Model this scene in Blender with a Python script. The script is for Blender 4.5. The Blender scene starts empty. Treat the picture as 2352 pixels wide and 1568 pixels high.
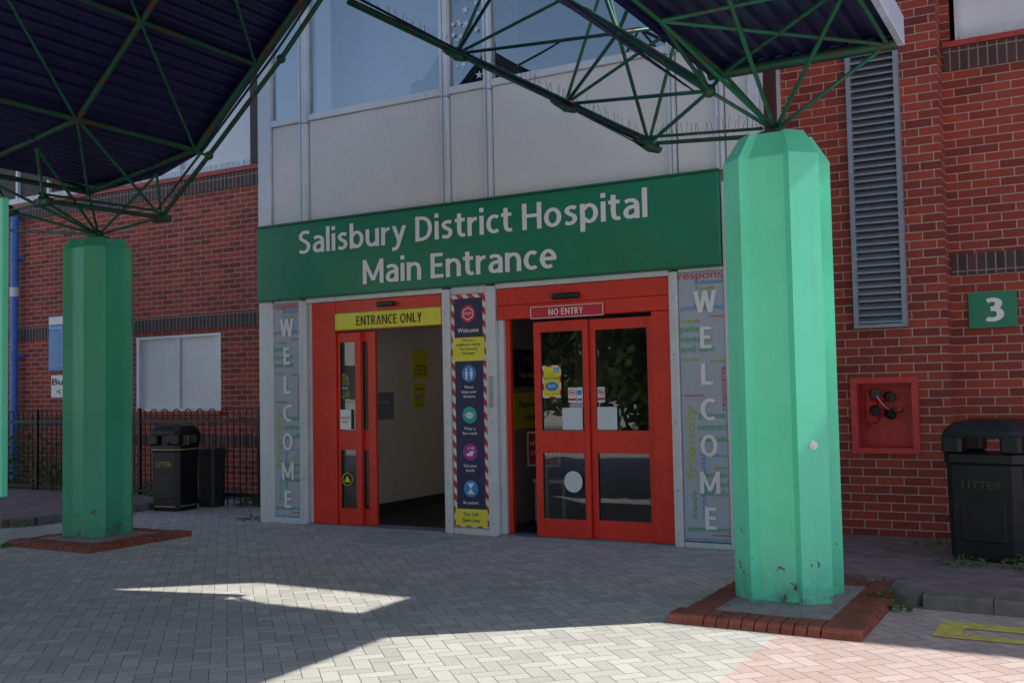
import bpy, math, random
from mathutils import Vector, Matrix
random.seed(7)
scn=bpy.context.scene
COL=bpy.context.collection
# ------------------------------------------------------------------ materials
class NT:
    def __init__(s,name):
        s.m=bpy.data.materials.new(name); s.m.use_nodes=True; s.t=s.m.node_tree
        s.b=s.t.nodes["Principled BSDF"]; s.out=s.t.nodes["Material Output"]
    def n(s,typ,ins=None,**kw):
        nd=s.t.nodes.new(typ)
        for k,v in kw.items(): setattr(nd,k,v)
        for k,v in (ins or {}).items(): s.set(nd.inputs[k],v)
        return nd
    def set(s,sock,v):
        if isinstance(v,bpy.types.NodeSocket): s.t.links.new(v,sock)
        else: sock.default_value=v
    def math(s,op,a,b=None,c=None):
        nd=s.t.nodes.new("ShaderNodeMath"); nd.operation=op
        s.set(nd.inputs[0],a)
        if b is not None: s.set(nd.inputs[1],b)
        if c is not None: s.set(nd.inputs[2],c)
        return nd.outputs[0]
    def mix(s,f,a,b,mode='MIX'):
        nd=s.t.nodes.new("ShaderNodeMix"); nd.data_type='RGBA'; nd.blend_type=mode
        s.set(nd.inputs[0],f); s.set(nd.inputs[6],a); s.set(nd.inputs[7],b)
        return nd.outputs[2]
    def coord(s): return s.n("ShaderNodeTexCoord").outputs["Object"]
    def noise(s,scale,detail=4,rough=.6,vec=None):
        nd=s.n("ShaderNodeTexNoise",{"Scale":scale,"Detail":detail,"Roughness":rough})
        s.set(nd.inputs["Vector"],vec if vec is not None else s.coord()); return nd.outputs["Fac"]
    def ramp(s,f,a,b):
        nd=s.n("ShaderNodeMapRange",{"From Min":a,"From Max":b}); s.set(nd.inputs[0],f); return nd.outputs[0]
    def bump(s,h,strength=.3,dist=.01):
        nd=s.n("ShaderNodeBump",{"Strength":strength,"Distance":dist}); s.set(nd.inputs["Height"],h)
        s.t.links.new(nd.outputs[0],s.b.inputs["Normal"])
def c4(c): return (c[0],c[1],c[2],1)
def simple(name,col,rough=.5,metal=0,var=.12,scale=3,bump=0,spec=.5,dirt=0):
    t=NT(name); f=t.noise(scale,5)
    f2=t.noise(scale*9,3)
    fm=t.math('MULTIPLY_ADD',f2,.35,t.math('MULTIPLY',f,.65))
    lo=tuple(x*(1-var) for x in col); hi=tuple(min(1,x*(1+var)) for x in col)
    c=t.mix(t.ramp(fm,.35,.65),c4(lo),c4(hi))
    if dirt:
        mp=t.n("ShaderNodeMapping",{"Vector":t.coord(),"Scale":(14,14,1.2)})
        st=t.noise(1.5,5,.7,mp.outputs[0])
        c=t.mix(t.math('MULTIPLY',t.ramp(st,.5,.75),dirt),c,(.10,.085,.06,1))
    t.set(t.b.inputs["Base Color"],c)
    t.set(t.b.inputs["Roughness"],t.math('MULTIPLY_ADD',f,.25,max(0,rough-.12)))
    t.b.inputs["Metallic"].default_value=metal
    t.b.inputs["Specular IOR Level"].default_value=spec
    if bump: t.bump(fm,bump,.01)
    return t.m
def brick_mat(name,c1,c2,mortar,bw=.225,rh=.075,offset=.5,ms=.006,gloss=.75):
    t=NT(name); sp=t.n("ShaderNodeSeparateXYZ",{0:t.coord()})
    u=t.math('ADD',sp.outputs[0],sp.outputs[1])
    cv=t.n("ShaderNodeCombineXYZ",{0:u,1:sp.outputs[2],2:0.0})
    b=t.n("ShaderNodeTexBrick",{"Vector":cv.outputs[0],"Color1":c4(c1),"Color2":c4(c2),"Mortar":c4(mortar),"Scale":1.0,"Mortar Size":ms,"Mortar Smooth":.25,"Bias":.0,"Brick Width":bw,"Row Height":rh})
    b.offset=offset
    big=t.noise(.55,5,.65); fine=t.noise(45,4,.7)
    col=t.mix(t.math('MULTIPLY',t.ramp(big,.35,.7),.6),b.outputs[0],(.58,.58,.60,1),'MULTIPLY')
    col=t.mix(.5,col,t.mix(t.ramp(fine,.3,.7),(.55,.55,.55,1),(1.25,1.2,1.2,1)),'MULTIPLY')
    efl=t.ramp(t.noise(1.1,5,.75),.62,.82)
    col=t.mix(t.math('MULTIPLY',efl,.3),col,(.6,.5,.46,1))
    t.set(t.b.inputs["Base Color"],col); t.b.inputs["Roughness"].default_value=gloss
    h=t.math('ADD',t.math('MULTIPLY',t.math('SUBTRACT',1.0,b.outputs["Fac"]),1.0),t.math('MULTIPLY',fine,.35))
    t.bump(h,.7,.008); return t.m
def paver_mat(name,cols,rot=45,boundary=None,cols2=None,w=.09,dirt=.5,joint=(.20,.19,.17)):
    t=NT(name); mp=t.n("ShaderNodeMapping",{"Vector":t.coord(),"Rotation":(0,0,math.radians(rot)),"Scale":(1/w,1/w,1)})
    sp=t.n("ShaderNodeSeparateXYZ",{0:mp.outputs[0]}); x,y=sp.outputs[0],sp.outputs[1]
    i=t.math('FLOOR',x); j=t.math('FLOOR',y); fx=t.math('FRACT',x); fy=t.math('FRACT',y)
    k=t.math('FLOORED_MODULO',t.math('SUBTRACT',i,j),4.0)
    k1=t.math('COMPARE',k,1.0,.1); k2=t.math('COMPARE',k,2.0,.1); k3=t.math('COMPARE',k,3.0,.1)
    vert=t.math('ADD',k2,k3)
    def mn(a,b): return t.math('MINIMUM',a,b)
    Uh=t.math('ADD',fx,k1); Vv=t.math('ADD',fy,k2)
    dh=mn(mn(fy,t.math('SUBTRACT',1.0,fy)),mn(Uh,t.math('SUBTRACT',2.0,Uh)))
    dv=mn(mn(fx,t.math('SUBTRACT',1.0,fx)),mn(Vv,t.math('SUBTRACT',2.0,Vv)))
    d=t.math('ADD',t.math('MULTIPLY',dv,vert),t.math('MULTIPLY',dh,t.math('SUBTRACT',1.0,vert)))
    idv=t.n("ShaderNodeCombineXYZ",{0:t.math('SUBTRACT',i,k1),1:t.math('SUBTRACT',j,k2),2:0.0})
    wn=t.n("ShaderNodeTexWhiteNoise",{"Vector":idv.outputs[0]}); wn.noise_dimensions='2D'
    r=wn.outputs["Value"]
    c=t.mix(r,c4(cols[0]),c4(cols[1]))
    if boundary is not None:
        s0=t.n("ShaderNodeSeparateXYZ",{0:t.coord()})
        g=t.math('GREATER_THAN',s0.outputs[0],boundary)
        c=t.mix(g,c,t.mix(r,c4(cols2[0]),c4(cols2[1])))
    big=t.noise(.6,5,.65); fine=t.noise(60,4,.75); mid=t.noise(6,4,.7)
    c=t.mix(t.math('MULTIPLY',t.ramp(big,.4,.7),dirt*.7),c,(.64,.64,.65,1),'MULTIPLY')
    c=t.mix(t.math('MULTIPLY',t.ramp(mid,.55,.8),dirt*.7),c,(.6,.6,.6,1),'MULTIPLY')
    c=t.mix(.3,c,t.mix(t.ramp(fine,.3,.7),(.6,.6,.6,1),(1.3,1.3,1.3,1)),'MULTIPLY')
    spk=t.noise(23,2,.5)
    c=t.mix(t.math('MULTIPLY',t.ramp(spk,.74,.78),.6),c,(.8,.78,.75,1))
    gum=t.noise(9,1,.4)
    c=t.mix(t.math('MULTIPLY',t.ramp(gum,.78,.79),.5),c,(.12,.11,.10,1))
    jm=t.ramp(t.math('ADD',d,t.math('MULTIPLY',fine,.03)),.02,.055)
    c=t.mix(jm,c4(joint),c)
    t.set(t.b.inputs["Base Color"],c); t.set(t.b.inputs["Roughness"],t.math('MULTIPLY_ADD',mid,.2,.75))
    t.b.inputs["Specular IOR Level"].default_value=.1
    t.bump(t.math('ADD',jm,t.math('ADD',t.math('MULTIPLY',fine,.3),t.math('MULTIPLY',r,.3))),.6,.005)
    return t.m
def paint_mat(name,col,fade,chip=(.3,.27,.24),rough=.34,chipz=.9):
    t=NT(name); co=t.coord(); sp=t.n("ShaderNodeSeparateXYZ",{0:co})
    big=t.noise(1.3,4,.6,co); st=t.noise(1.4,5,.65,t.n("ShaderNodeMapping",{"Vector":co,"Scale":(10,10,.8)}).outputs[0])
    c=t.mix(t.ramp(big,.3,.7),c4(col),c4(fade)); c=t.mix(t.math('MULTIPLY',t.ramp(st,.5,.8),.18),c,c4(tuple(x*.6 for x in col)))
    n=t.noise(8,6,.7,co); low=t.ramp(sp.outputs[2],chipz,0.0)
    thr=t.math('MULTIPLY_ADD',low,-.16,.73)
    ch=t.ramp(t.math('SUBTRACT',n,thr),0.0,.012)
    c=t.mix(ch,c,t.mix(t.ramp(t.noise(40),.4,.6),c4(chip),(.22,.09,.05,1)))
    grime=t.math('MULTIPLY',t.ramp(sp.outputs[2],.25,0.0),t.ramp(t.noise(7,4),.35,.65))
    c=t.mix(t.math('MULTIPLY',grime,.5),c,(.06,.07,.05,1))
    t.set(t.b.inputs["Base Color"],c); t.set(t.b.inputs["Roughness"],t.math('MULTIPLY_ADD',ch,.4,t.math('MULTIPLY_ADD',st,.2,rough-.1)))
    t.bump(t.math('ADD',t.math('MULTIPLY',t.noise(22,3),.12),t.math('SUBTRACT',1.0,ch)),.35,.004)
    return t.m
def rust_mat(name,col,rust=(.10,.04,.02),amt=.56):
    t=NT(name); n=t.noise(7,6,.7); f=t.ramp(n,amt,amt+.08)
    c=t.mix(t.ramp(t.noise(2.5),.3,.7),c4(tuple(x*.6 for x in col)),c4(col)); c=t.mix(f,c,c4(rust))
    t.set(t.b.inputs["Base Color"],c); t.set(t.b.inputs["Roughness"],t.math('MULTIPLY_ADD',f,.35,.45))
    t.bump(t.noise(50,3),.2,.004); return t.m
def glass_mat(name,tint=.75,refl=1.0,base=0.0):
    t=NT(name); t.t.nodes.remove(t.b)
    tr=t.n("ShaderNodeBsdfTransparent",{"Color":(tint,tint*1.02,tint,1)})
    gl=t.n("ShaderNodeBsdfGlossy",{"Roughness":0.0,"Color":(.93,.98,1,1)})
    lw=t.n("ShaderNodeFresnel",{"IOR":1.5})
    f=t.math('MINIMUM',t.math('MULTIPLY_ADD',lw.outputs[0],1.9*refl,base),1.0)
    wav=t.n("ShaderNodeBump",{"Strength":.06,"Distance":.02}); t.set(wav.inputs["Height"],t.noise(1.5,2))
    t.t.links.new(wav.outputs[0],gl.inputs["Normal"])
    m=t.n("ShaderNodeMixShader",{0:f,1:tr.outputs[0],2:gl.outputs[0]})
    t.t.links.new(m.outputs[0],t.out.inputs[0]); return t.m
def stripe_mat(name):
    t=NT(name); sp=t.n("ShaderNodeSeparateXYZ",{0:t.coord()})
    s=t.math('FRACT',t.math('MULTIPLY',t.math('ADD',sp.outputs[0],sp.outputs[2]),1/.13))
    t.set(t.b.inputs["Base Color"],t.mix(t.math('GREATER_THAN',s,.5),(.88,.88,.88,1),(.6,.03,.04,1)))
    t.b.inputs["Roughness"].default_value=.35; return t.m
M=dict(
 brick=brick_mat("red_brick",(.54,.088,.05),(.25,.042,.03),(.62,.50,.45),ms=.005),
 soldier=brick_mat("dark_soldier_brick",(.055,.05,.06),(.14,.07,.065),(.42,.33,.30),bw=.075,rh=.215,offset=0),
 pave=paver_mat("block_paving",((.54,.525,.475),(.70,.68,.62)),boundary=6.56,cols2=((.62,.46,.415),(.74,.59,.54))),
 pave2=paver_mat("pavement_blocks",((.28,.20,.19),(.38,.295,.275)),rot=45,joint=(.17,.14,.13)),
 kerb=simple("kerb_concrete",(.20,.185,.165),.85,var=.3,scale=8,bump=.4),
 conc=simple("worn_concrete",(.36,.31,.29),.9,var=.3,scale=10,bump=.4),
 edgeb=simple("red_edging_brick",(.30,.085,.055),.75,var=.35,scale=6,bump=.4),
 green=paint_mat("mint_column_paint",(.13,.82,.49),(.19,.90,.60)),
 green_shaded=paint_mat("mint_paint_shaded",(.05,.46,.26),(.08,.54,.32)),  # same mint paint, darkened to stand for weaker light on the left column
 cyl=rust_mat("dark_green_truss_paint",(.009,.10,.058),amt=.53),
 rod2=rust_mat("green_rod_paint",(.014,.16,.09),amt=.56),
 navy=simple("navy_roof_sheet",(.012,.014,.075),.4,var=.25,scale=2,bump=.05,dirt=.25),
 fascia=simple("sunlit_fascia",(.60,.68,.85),.35,dirt=.35),  # pale tone paints sunlight onto the right fascia; other fascias stay navy
 signg=simple("sign_green",(.008,.24,.125),.35,var=.12,scale=1.2,dirt=.2),
 signt=simple("sign_edge_green",(.010,.13,.07),.4,dirt=.6),
 white=simple("white_lettering",(.95,.95,.96),.45,var=.02,dirt=.03),
 cream=simple("beige_cladding",(.77,.765,.74),.5,var=.05,scale=.8,dirt=.06,bump=.02),
 alu=simple("grey_metal_frame",(.72,.76,.80),.42,metal=.1,var=.08,dirt=.14),
 red=simple("red_door_paint",(.80,.040,.02),.33,var=.14,scale=2,bump=.03,dirt=.08),
 redb=simple("red_box_paint",(.62,.05,.055),.35,var=.15,dirt=.2),
 panel=simple("grey_vinyl_panel",(.48,.55,.64),.5,var=.05),
 glass=glass_mat("door_glass",.62,1.1,.03),
 wglass=glass_mat("window_glass",.88,2.0,.18),
 black=simple("black_plastic",(.012,.013,.015),.38,var=.3,scale=6,bump=.05),
 dgrey=simple("dark_grey_plastic",(.035,.037,.04),.5,var=.3,scale=6,bump=.05),
 iron=simple("black_railing_paint",(.012,.013,.015),.45,var=.3,scale=10),
 gold=simple("gold_lettering",(.50,.38,.18),.5),
 fade=simple("faded_gold",(.08,.065,.045),.6,var=.4,scale=30),
 navyp=simple("navy_print",(.022,.027,.10),.4,var=.05),
 yellow=simple("yellow_print",(.90,.85,.06),.45,var=.05),
 yroad=simple("worn_yellow_paint",(.92,.66,.14),.85,var=.3,scale=14,bump=.2,dirt=.15),
 redp=simple("red_print",(.68,.03,.055),.42,var=.06),
 blackp=simple("black_print",(.015,.015,.018),.5),
 bluep=simple("blue_print",(.04,.30,.75),.4,var=.05),
 tealp=simple("teal_print",(.02,.50,.42),.4,var=.05),
 magp=simple("magenta_print",(.44,.03,.38),.4,var=.05),
 paper=simple("pale_blue_paper",(.72,.84,.93),.55,var=.03),
 wblue=simple("word_blue",(.10,.40,.78),.5,var=.03), wgreen=simple("word_green",(.12,.50,.24),.5,var=.03),
 wol=simple("word_olive",(.50,.58,.08),.5,var=.03), wred=simple("word_red",(.66,.09,.14),.5,var=.03),
 wwhite=simple("welcome_white",(.95,.96,.97),.5,var=.02),
 iwall=simple("interior_cream_wall",(.88,.84,.75),.55,var=.04,dirt=.04),
 igrey=simple("interior_grey_wall",(.40,.38,.36),.6,var=.1,dirt=.1),
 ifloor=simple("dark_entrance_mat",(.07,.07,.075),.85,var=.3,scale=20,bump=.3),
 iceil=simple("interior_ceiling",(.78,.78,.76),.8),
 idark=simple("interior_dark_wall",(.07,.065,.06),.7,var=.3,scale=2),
 roomblue=simple("room_blue_wall",(.62,.74,.92),.7,var=.08,scale=.7),
 curtain=simple("pleated_blind",(.85,.90,.95),.7,var=.05),
 grille=simple("grey_louvre_metal",(.29,.35,.42),.42,metal=.1,var=.12,dirt=.15),
 wpanel=simple("white_board",(.80,.83,.88),.45,var=.04,dirt=.05),
 redl=simple("red_trim",(.50,.06,.05),.5,dirt=.3),
 pipe=simple("blue_pipe_paint",(.08,.24,.72),.4,var=.12,dirt=.1),
 brown=simple("dark_brown_cladding",(.055,.03,.035),.5,var=.2),
 chrome=simple("chrome",(.6,.6,.62),.2,metal=1,var=.05),
 render=simple("pale_render",(.78,.75,.68),.8,var=.06,dirt=.15),
 leaf=simple("leaf_green",(.09,.17,.04),.6,var=.5,scale=6),
 leafd=simple("leaf_dark",(.03,.06,.018),.65,var=.5,scale=1.5),
 bark=simple("bark",(.10,.07,.05),.9,var=.3,scale=6,bump=.5),
 stripe=stripe_mat("red_white_stripe"),
 litroof=simple("roof_membrane",(.3,.3,.3),.8),
 spike=simple("spike_steel",(.06,.055,.05),.5),
)
# ------------------------------------------------------------------ mesh builder
_T={}
def text_data(body):
    if body in _T: return _T[body]
    cu=bpy.data.curves.new("t","FONT"); cu.body=body; cu.size=1; cu.resolution_u=3
    o=bpy.data.objects.new("t",cu); COL.objects.link(o); bpy.context.view_layer.update()
    me=bpy.data.meshes.new_from_object(o.evaluated_get(bpy.context.evaluated_depsgraph_get()))
    vs=[tuple(v.co) for v in me.vertices]; fs=[tuple(p.vertices) for p in me.polygons]
    bpy.data.objects.remove(o); bpy.data.meshes.remove(me); bpy.data.curves.remove(cu)
    _T[body]=(vs,fs); return _T[body]
CAP=.72
SW=.165; h_=SW/2; XH=.735
def ell(cx,cy,rx,ry,a0,a1,n=22): return ['p']+[(cx+rx*math.cos(math.radians(a0+(a1-a0)*i/n)),cy+ry*math.sin(math.radians(a0+(a1-a0)*i/n))) for i in range(n+1)]
GL={
'l':(SW,[[(h_,0),(h_,1.06)]]),
'i':(SW,[[(h_,0),(h_,XH)],[(h_,.87),(h_,1.04)]]),
'o':(.60,[ell(.30,XH/2,.30-h_,XH/2-h_+.012,90,450,30)]),
'b':(.60,[[(h_,0),(h_,1.06)],ell(.31,XH/2,.21,XH/2-h_+.01,148,-148,26)]),
'p':(.60,[[(h_,-.29),(h_,XH)],ell(.31,XH/2,.21,XH/2-h_+.01,148,-148,26)]),
'a':(.52,[['c',(.07,.615),(.20,.665),(.34,.645),(.425,.55),(.4375,.43),(.4375,.2),(.4375,0)],['c',(.43,.425),(.30,.425),(.16,.375),(.09,.25),(.12,.115),(.23,.07),(.35,.105),(.43,.19)]]),
's':(.46,[['c',(.405,.615),(.30,.662),(.17,.64),(.105,.55),(.15,.455),(.25,.39),(.345,.315),(.36,.19),(.29,.09),(.17,.068),(.05,.11)]]),
'S':(.57,[['c',(.50,.875),(.37,.925),(.22,.905),(.12,.80),(.13,.66),(.24,.565),(.35,.495),(.45,.39),(.46,.24),(.37,.11),(.22,.072),(.05,.12)]]),
'u':(.57,[['c',(h_,XH),(h_,.55),(h_,.30),(.13,.14),(.25,.072),(.38,.11),(.47,.20)],[(.4875,0),(.4875,XH)]]),
'n':(.57,[[(h_,0),(h_,XH)],['c',(.10,.535),(.19,.625),(.31,.662),(.43,.60),(.4875,.43),(.4875,.2),(.4875,0)]]),
'r':(.37,[[(h_,0),(h_,XH)],['c',(.10,.49),(.17,.59),(.26,.645),(.36,.655)]]),
'y':(.58,[[(.075,XH),(.295,.09)],['c',(.505,XH),(.40,.42),(.30,.12),(.22,-.11),(.13,-.19),(.0,-.205)]]),
't':(.39,[['c',(.165,.93),(.165,.6),(.165,.28),(.20,.12),(.30,.07),(.385,.085)],[(.0,XH-.065),(.375,XH-.065)]]),
'c':(.47,[ell(.30,XH/2,.215,XH/2-h_+.012,52,308)]),
'e':(.57,[ell(.295,XH/2,.205,XH/2-h_+.012,0,305),[(.10,.375),(.565,.375)]]),
'D':(.68,[[(h_,0),(h_,1)],['c',(.10,.925),(.22,.925),(.36,.90),(.52,.77),(.585,.5),(.52,.23),(.36,.10),(.22,.075),(.10,.075)]]),
'H':(.68,[[(h_,0),(h_,1)],[(.5975,0),(.5975,1)],[(.1,.52),(.58,.52)]]),
'M':(.86,[[(h_,0),(h_,1)],[(.7775,0),(.7775,1)],[(.10,.93),(.43,.13)],[(.76,.93),(.43,.13)]]),
'E':(.50,[[(h_,0),(h_,1)],[(.1,.9225),(.48,.9225)],[(.1,.515),(.455,.515)],[(.1,.0775),(.49,.0775)]]),
'N':(.68,[[(h_,0),(h_,1)],[(.5975,0),(.5975,1)],[(.09,.92),(.59,.08)]]),
'T':(.54,[[(.27,0),(.27,.93)],[(0,.9225),(.54,.9225)]]),
'R':(.58,[[(h_,0),(h_,1)],['c',(.1,.925),(.25,.925),(.38,.88),(.44,.72),(.37,.55),(.25,.49),(.1,.485)],[(.27,.49),(.50,.02)]]),
'A':(.66,[[(.085,0),(.31,.95)],[(.575,0),(.35,.95)],[(.17,.27),(.49,.27)]]),
'C':(.58,[ell(.37,.5,.285,.43,54,306)]),
'O':(.74,[ell(.37,.5,.29,.43,90,450,32)]),
'L':(.47,[[(h_,0),(h_,1)],[(.1,.0775),(.47,.0775)]]),
'Y':(.58,[[(.07,1),(.29,.42)],[(.51,1),(.29,.42)],[(.29,0),(.29,.45)]]),
'W':(.92,[[(.085,1),(.255,.0)],[(.46,1.0),(.265,.0)],[(.46,1.0),(.655,.0)],[(.835,1),(.665,.0)]]),
' ':(.20,[]),
'3':(.52,[['c',(.07,.885),(.22,.93),(.37,.88),(.40,.73),(.33,.59),(.18,.53)],['c',(.18,.53),(.36,.49),(.445,.35),(.42,.18),(.30,.08),(.15,.07),(.04,.11)]]),
}
def catm(P,n=8):
    P=[P[0]]+P+[P[-1]]; out=[]
    for k in range(1,len(P)-2):
        for i in range(n):
            t=i/n; a,b,c,d=P[k-1],P[k],P[k+1],P[k+2]
            out.append(tuple(.5*((2*b[j])+(c[j]-a[j])*t+(2*a[j]-5*b[j]+4*c[j]-d[j])*t*t+(3*b[j]-a[j]-3*c[j]+d[j])*t**3) for j in (0,1)))
    out.append(P[-2]); return out
class MB:
    def __init__(s): s.v=[];s.f=[];s.m=[];s.sm=[];s.mats=[]
    def mi(s,m):
        m=M[m]
        if m not in s.mats: s.mats.append(m)
        return s.mats.index(m)
    def face(s,pts,m,sm=False):
        b=len(s.v); s.v+= [tuple(p) for p in pts]; s.f.append(tuple(range(b,b+len(pts)))); s.m.append(s.mi(m)); s.sm.append(sm)
    def raw(s,vs,fs,m,sm=False):
        b=len(s.v); s.v+=[tuple(p) for p in vs]; k=s.mi(m)
        for f in fs: s.f.append(tuple(b+i for i in f)); s.m.append(k); s.sm.append(sm)
    def box(s,x0,x1,y0,y1,z0,z1,m,bev=0):
        if bev<=0:
            vs=[(x,y,z) for x in (x0,x1) for y in (y0,y1) for z in (z0,z1)]
            s.raw(vs,[(0,1,3,2),(4,6,7,5),(0,4,5,1),(2,3,7,6),(0,2,6,4),(1,5,7,3)],m)
        else:
            b=bev; P=[(x0+b,y0),(x1-b,y0),(x1,y0+b),(x1,y1-b),(x1-b,y1),(x0+b,y1),(x0,y1-b),(x0,y0+b)]
            cx,cy=(x0+x1)/2,(y0+y1)/2
            kx=(x1-x0-2*b)/(x1-x0) if x1>x0 else 1; ky=(y1-y0-2*b)/(y1-y0)
            Q=[(cx+(x-cx)*kx,cy+(y-cy)*ky) for x,y in P]
            s.loft([(Q,z0),(P,z0+b),(P,z1-b),(Q,z1)],m)
    def loft(s,rings,m,cap=True,sm=False):
        n=len(rings[0][0]); vs=[]
        for P,z in rings: vs+=[(p[0],p[1],z) for p in P]
        fs=[]
        for r in range(len(rings)-1):
            for i in range(n):
                a=r*n+i; b=r*n+(i+1)%n; fs.append((a,b,b+n,a+n))
        if cap: fs.append(tuple(range(n))[::-1]); fs.append(tuple(range((len(rings)-1)*n,len(rings)*n)))
        s.raw(vs,fs,m,sm)
    def cyl(s,p0,p1,r,m,n=8,r1=None):
        p0=Vector(p0);p1=Vector(p1); d=(p1-p0)
        if d.length<1e-6: return
        q=d.to_track_quat('Z','Y'); r1=r if r1 is None else r1
        A=[q@Vector((math.cos(2*math.pi*i/n),math.sin(2*math.pi*i/n),0)) for i in range(n)]
        vs=[tuple(p0+a*r) for a in A]+[tuple(p1+a*r1) for a in A]
        s.raw(vs,[(i,(i+1)%n,n+(i+1)%n,n+i) for i in range(n)],m,True)
        s.raw(vs[:n],[tuple(range(n))[::-1]],m); s.raw(vs[n:],[tuple(range(n))],m)
    def disc(s,x,y,z,r,m,n=28,h=None,n0=0):
        h=h or r
        s.face([(x+r*math.cos(2*math.pi*i/n+n0),y,z+h*math.sin(2*math.pi*i/n+n0)) for i in range(n)],m)
    def ball(s,c,r,m,n=10):
        vs=[];fs=[]
        for i in range(n+1):
            for j in range(n):
                a=math.pi*i/n; b=2*math.pi*j/n
                vs.append((c[0]+r*math.sin(a)*math.cos(b),c[1]+r*math.sin(a)*math.sin(b),c[2]+r*math.cos(a)))
        for i in range(n):
            for j in range(n): fs.append((i*n+j,i*n+(j+1)%n,(i+1)*n+(j+1)%n,(i+1)*n+j))
        s.raw(vs,fs,m,True)
    def rect(s,x0,x1,z0,z1,y,m): s.face([(x0,y,z0),(x1,y,z0),(x1,y,z1),(x0,y,z1)],m)
    def text(s,body,x0,x1,z,cap,y,m,bold=.01,align='fit',xf=None):
        vs,fs=text_data(body)
        if not vs: return
        xa=min(v[0] for v in vs); xb=max(v[0] for v in vs); k=cap/CAP
        w=(xb-xa); kx=k
        if x1 is not None and align=='fit': kx=(x1-x0)/w
        elif x1 is not None and align=='center':
            if w*k>(x1-x0): kx=(x1-x0)/w
            x0=(x0+x1)/2-w*kx/2
        offs=[(0,0)] if bold<.01 else [(-bold,0),(bold,0)]
        for n_,(ox,oz) in enumerate(offs):
            out=[]
            for a,b,_ in vs:
                P=(x0+(a-xa+ox)*kx,y-.0006*n_,z+(b+oz)*k)
                if xf: P=xf(P)
                out.append(P)
            s.raw(out,fs,m)
    def sign(s,body,x0,x1,z,cap,y,m,sw=1.0,gap=.105):
        W=sum(GL[c][0]+gap for c in body)-gap; kx=(x1-x0)/W; k=cap; cur=0
        hw=h_*sw
        for ci,c in enumerate(body):
            adv,st=GL[c]
            for si,P in enumerate(st):
                if P[0]=='c': P=catm(P[1:])
                elif P[0]=='p': P=P[1:]
                P=[p for i,p in enumerate(P) if i==0 or (abs(p[0]-P[i-1][0])+abs(p[1]-P[i-1][1]))>1e-4]
                Lf=[];Rt=[]; n=len(P); closed=n>8 and abs(P[0][0]-P[-1][0])<1e-4 and abs(P[0][1]-P[-1][1])<1e-4
                for i in range(n):
                    a=P[i-1] if i>0 else (P[-2] if closed else None); b=P[i+1] if i<n-1 else (P[1] if closed else None)
                    if a is None: dx,dy=b[0]-P[i][0],b[1]-P[i][1]
                    elif b is None: dx,dy=P[i][0]-a[0],P[i][1]-a[1]
                    else: dx,dy=b[0]-a[0],b[1]-a[1]
                    L=math.hypot(dx,dy); nx,ny=-dy/L,dx/L
                    q=hw*(1.0-.16*abs(dx)/L)
                    if c in 'WMNAYVy' and n==2 and abs(dx)>.02: nx,ny=(-1.0 if nx<0 else 1.0),0.0   # horizontal terminals on diagonals
                    Lf.append((P[i][0]+nx*q,P[i][1]+ny*q)); Rt.append((P[i][0]-nx*q,P[i][1]-ny*q))
                yy=y-.0007*si
                def C(p):
                    q1=p[1]
                    if c in 'MNAWYVR' : q1=min(1.0,max(0.0,q1))
                    if c=='y': q1=min(XH,q1)
                    return (x0+(cur+p[0])*kx,yy,z+q1*k)
                vs=[C(p) for p in Lf]+[C(p) for p in Rt]
                s.raw(vs,[(i,n+i,n+i+1,i+1) for i in range(n-1)],m)
            cur+=adv+gap
    def obj(s,name,parent=None,loc=(0,0,0),label=None,category=None,group=None,kind=None):
        me=bpy.data.meshes.new(name); me.from_pydata(s.v,[],s.f)
        for m in s.mats: me.materials.append(m)
        me.polygons.foreach_set("material_index",s.m); me.polygons.foreach_set("use_smooth",s.sm); me.update()
        o=bpy.data.objects.new(name,me); COL.objects.link(o); o.location=loc
        if parent: o.parent=parent
        tag(o,label,category,group,kind); return o
def tag(o,label=None,category=None,group=None,kind=None):
    for k,v in (("label",label),("category",category),("group",group),("kind",kind)):
        if v: o[k]=v
def empty(name,loc,label,category,group=None):
    o=bpy.data.objects.new(name,None); o.empty_display_size=.2; COL.objects.link(o); o.location=loc
    tag(o,label,category,group); return o
def rel(mb,name,parent,**k):
    o=mb.obj(name,parent,**k); o.matrix_parent_inverse=Matrix.Translation(-Vector(parent.location)); return o
# ------------------------------------------------------------------ ground
b=MB(); b.face([(-400,-400,0),(400,-400,0),(400,400,0),(-400,400,0)],"pave"); b.obj("ground",kind="structure")
def slab(name,poly,z):
    b=MB(); b.loft([(poly,-.02),(poly,z)],"pave2"); return b.obj(name,kind="structure")
slab("pavement",[(6.1,-1.268),(7.05,-1.268),(7.05,-1.70),(7.22,-1.72),(14,-1.72),(14,3),(6.1,3)],.09)
slab("pavement",[(-14,-1.42),(-2.4,-1.42),(-2.3,-1.2),(-2.3,3.5),(-14,3.5)],.085)
def kerb_run(pts,z,name="kerb",w=.10):
    b=MB()
    for (x0,y0),(x1,y1) in zip(pts[:-1],pts[1:]):
        L=math.hypot(x1-x0,y1-y0); k=max(1,int(L/.45))
        dx,dy=(x1-x0)/L,(y1-y0)/L; nx,ny=dy,-dx
        for i in range(k):
            a=i*L/k+.0015; c=(i+1)*L/k-.0015; zz=z+random.uniform(-.002,.003)
            P=[(x0+dx*a,y0+dy*a),(x0+dx*c,y0+dy*c),(x0+dx*c+nx*w,y0+dy*c+ny*w),(x0+dx*a+nx*w,y0+dy*a+ny*w)]
            Q=[P[0],P[1],(P[2][0]-nx*.02,P[2][1]-ny*.02),(P[3][0]-nx*.02,P[3][1]-ny*.02)]
            b.loft([(P,-.02),(P,zz-.02),(Q,zz)],"kerb")
    return b.obj(name,kind="structure")
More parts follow.
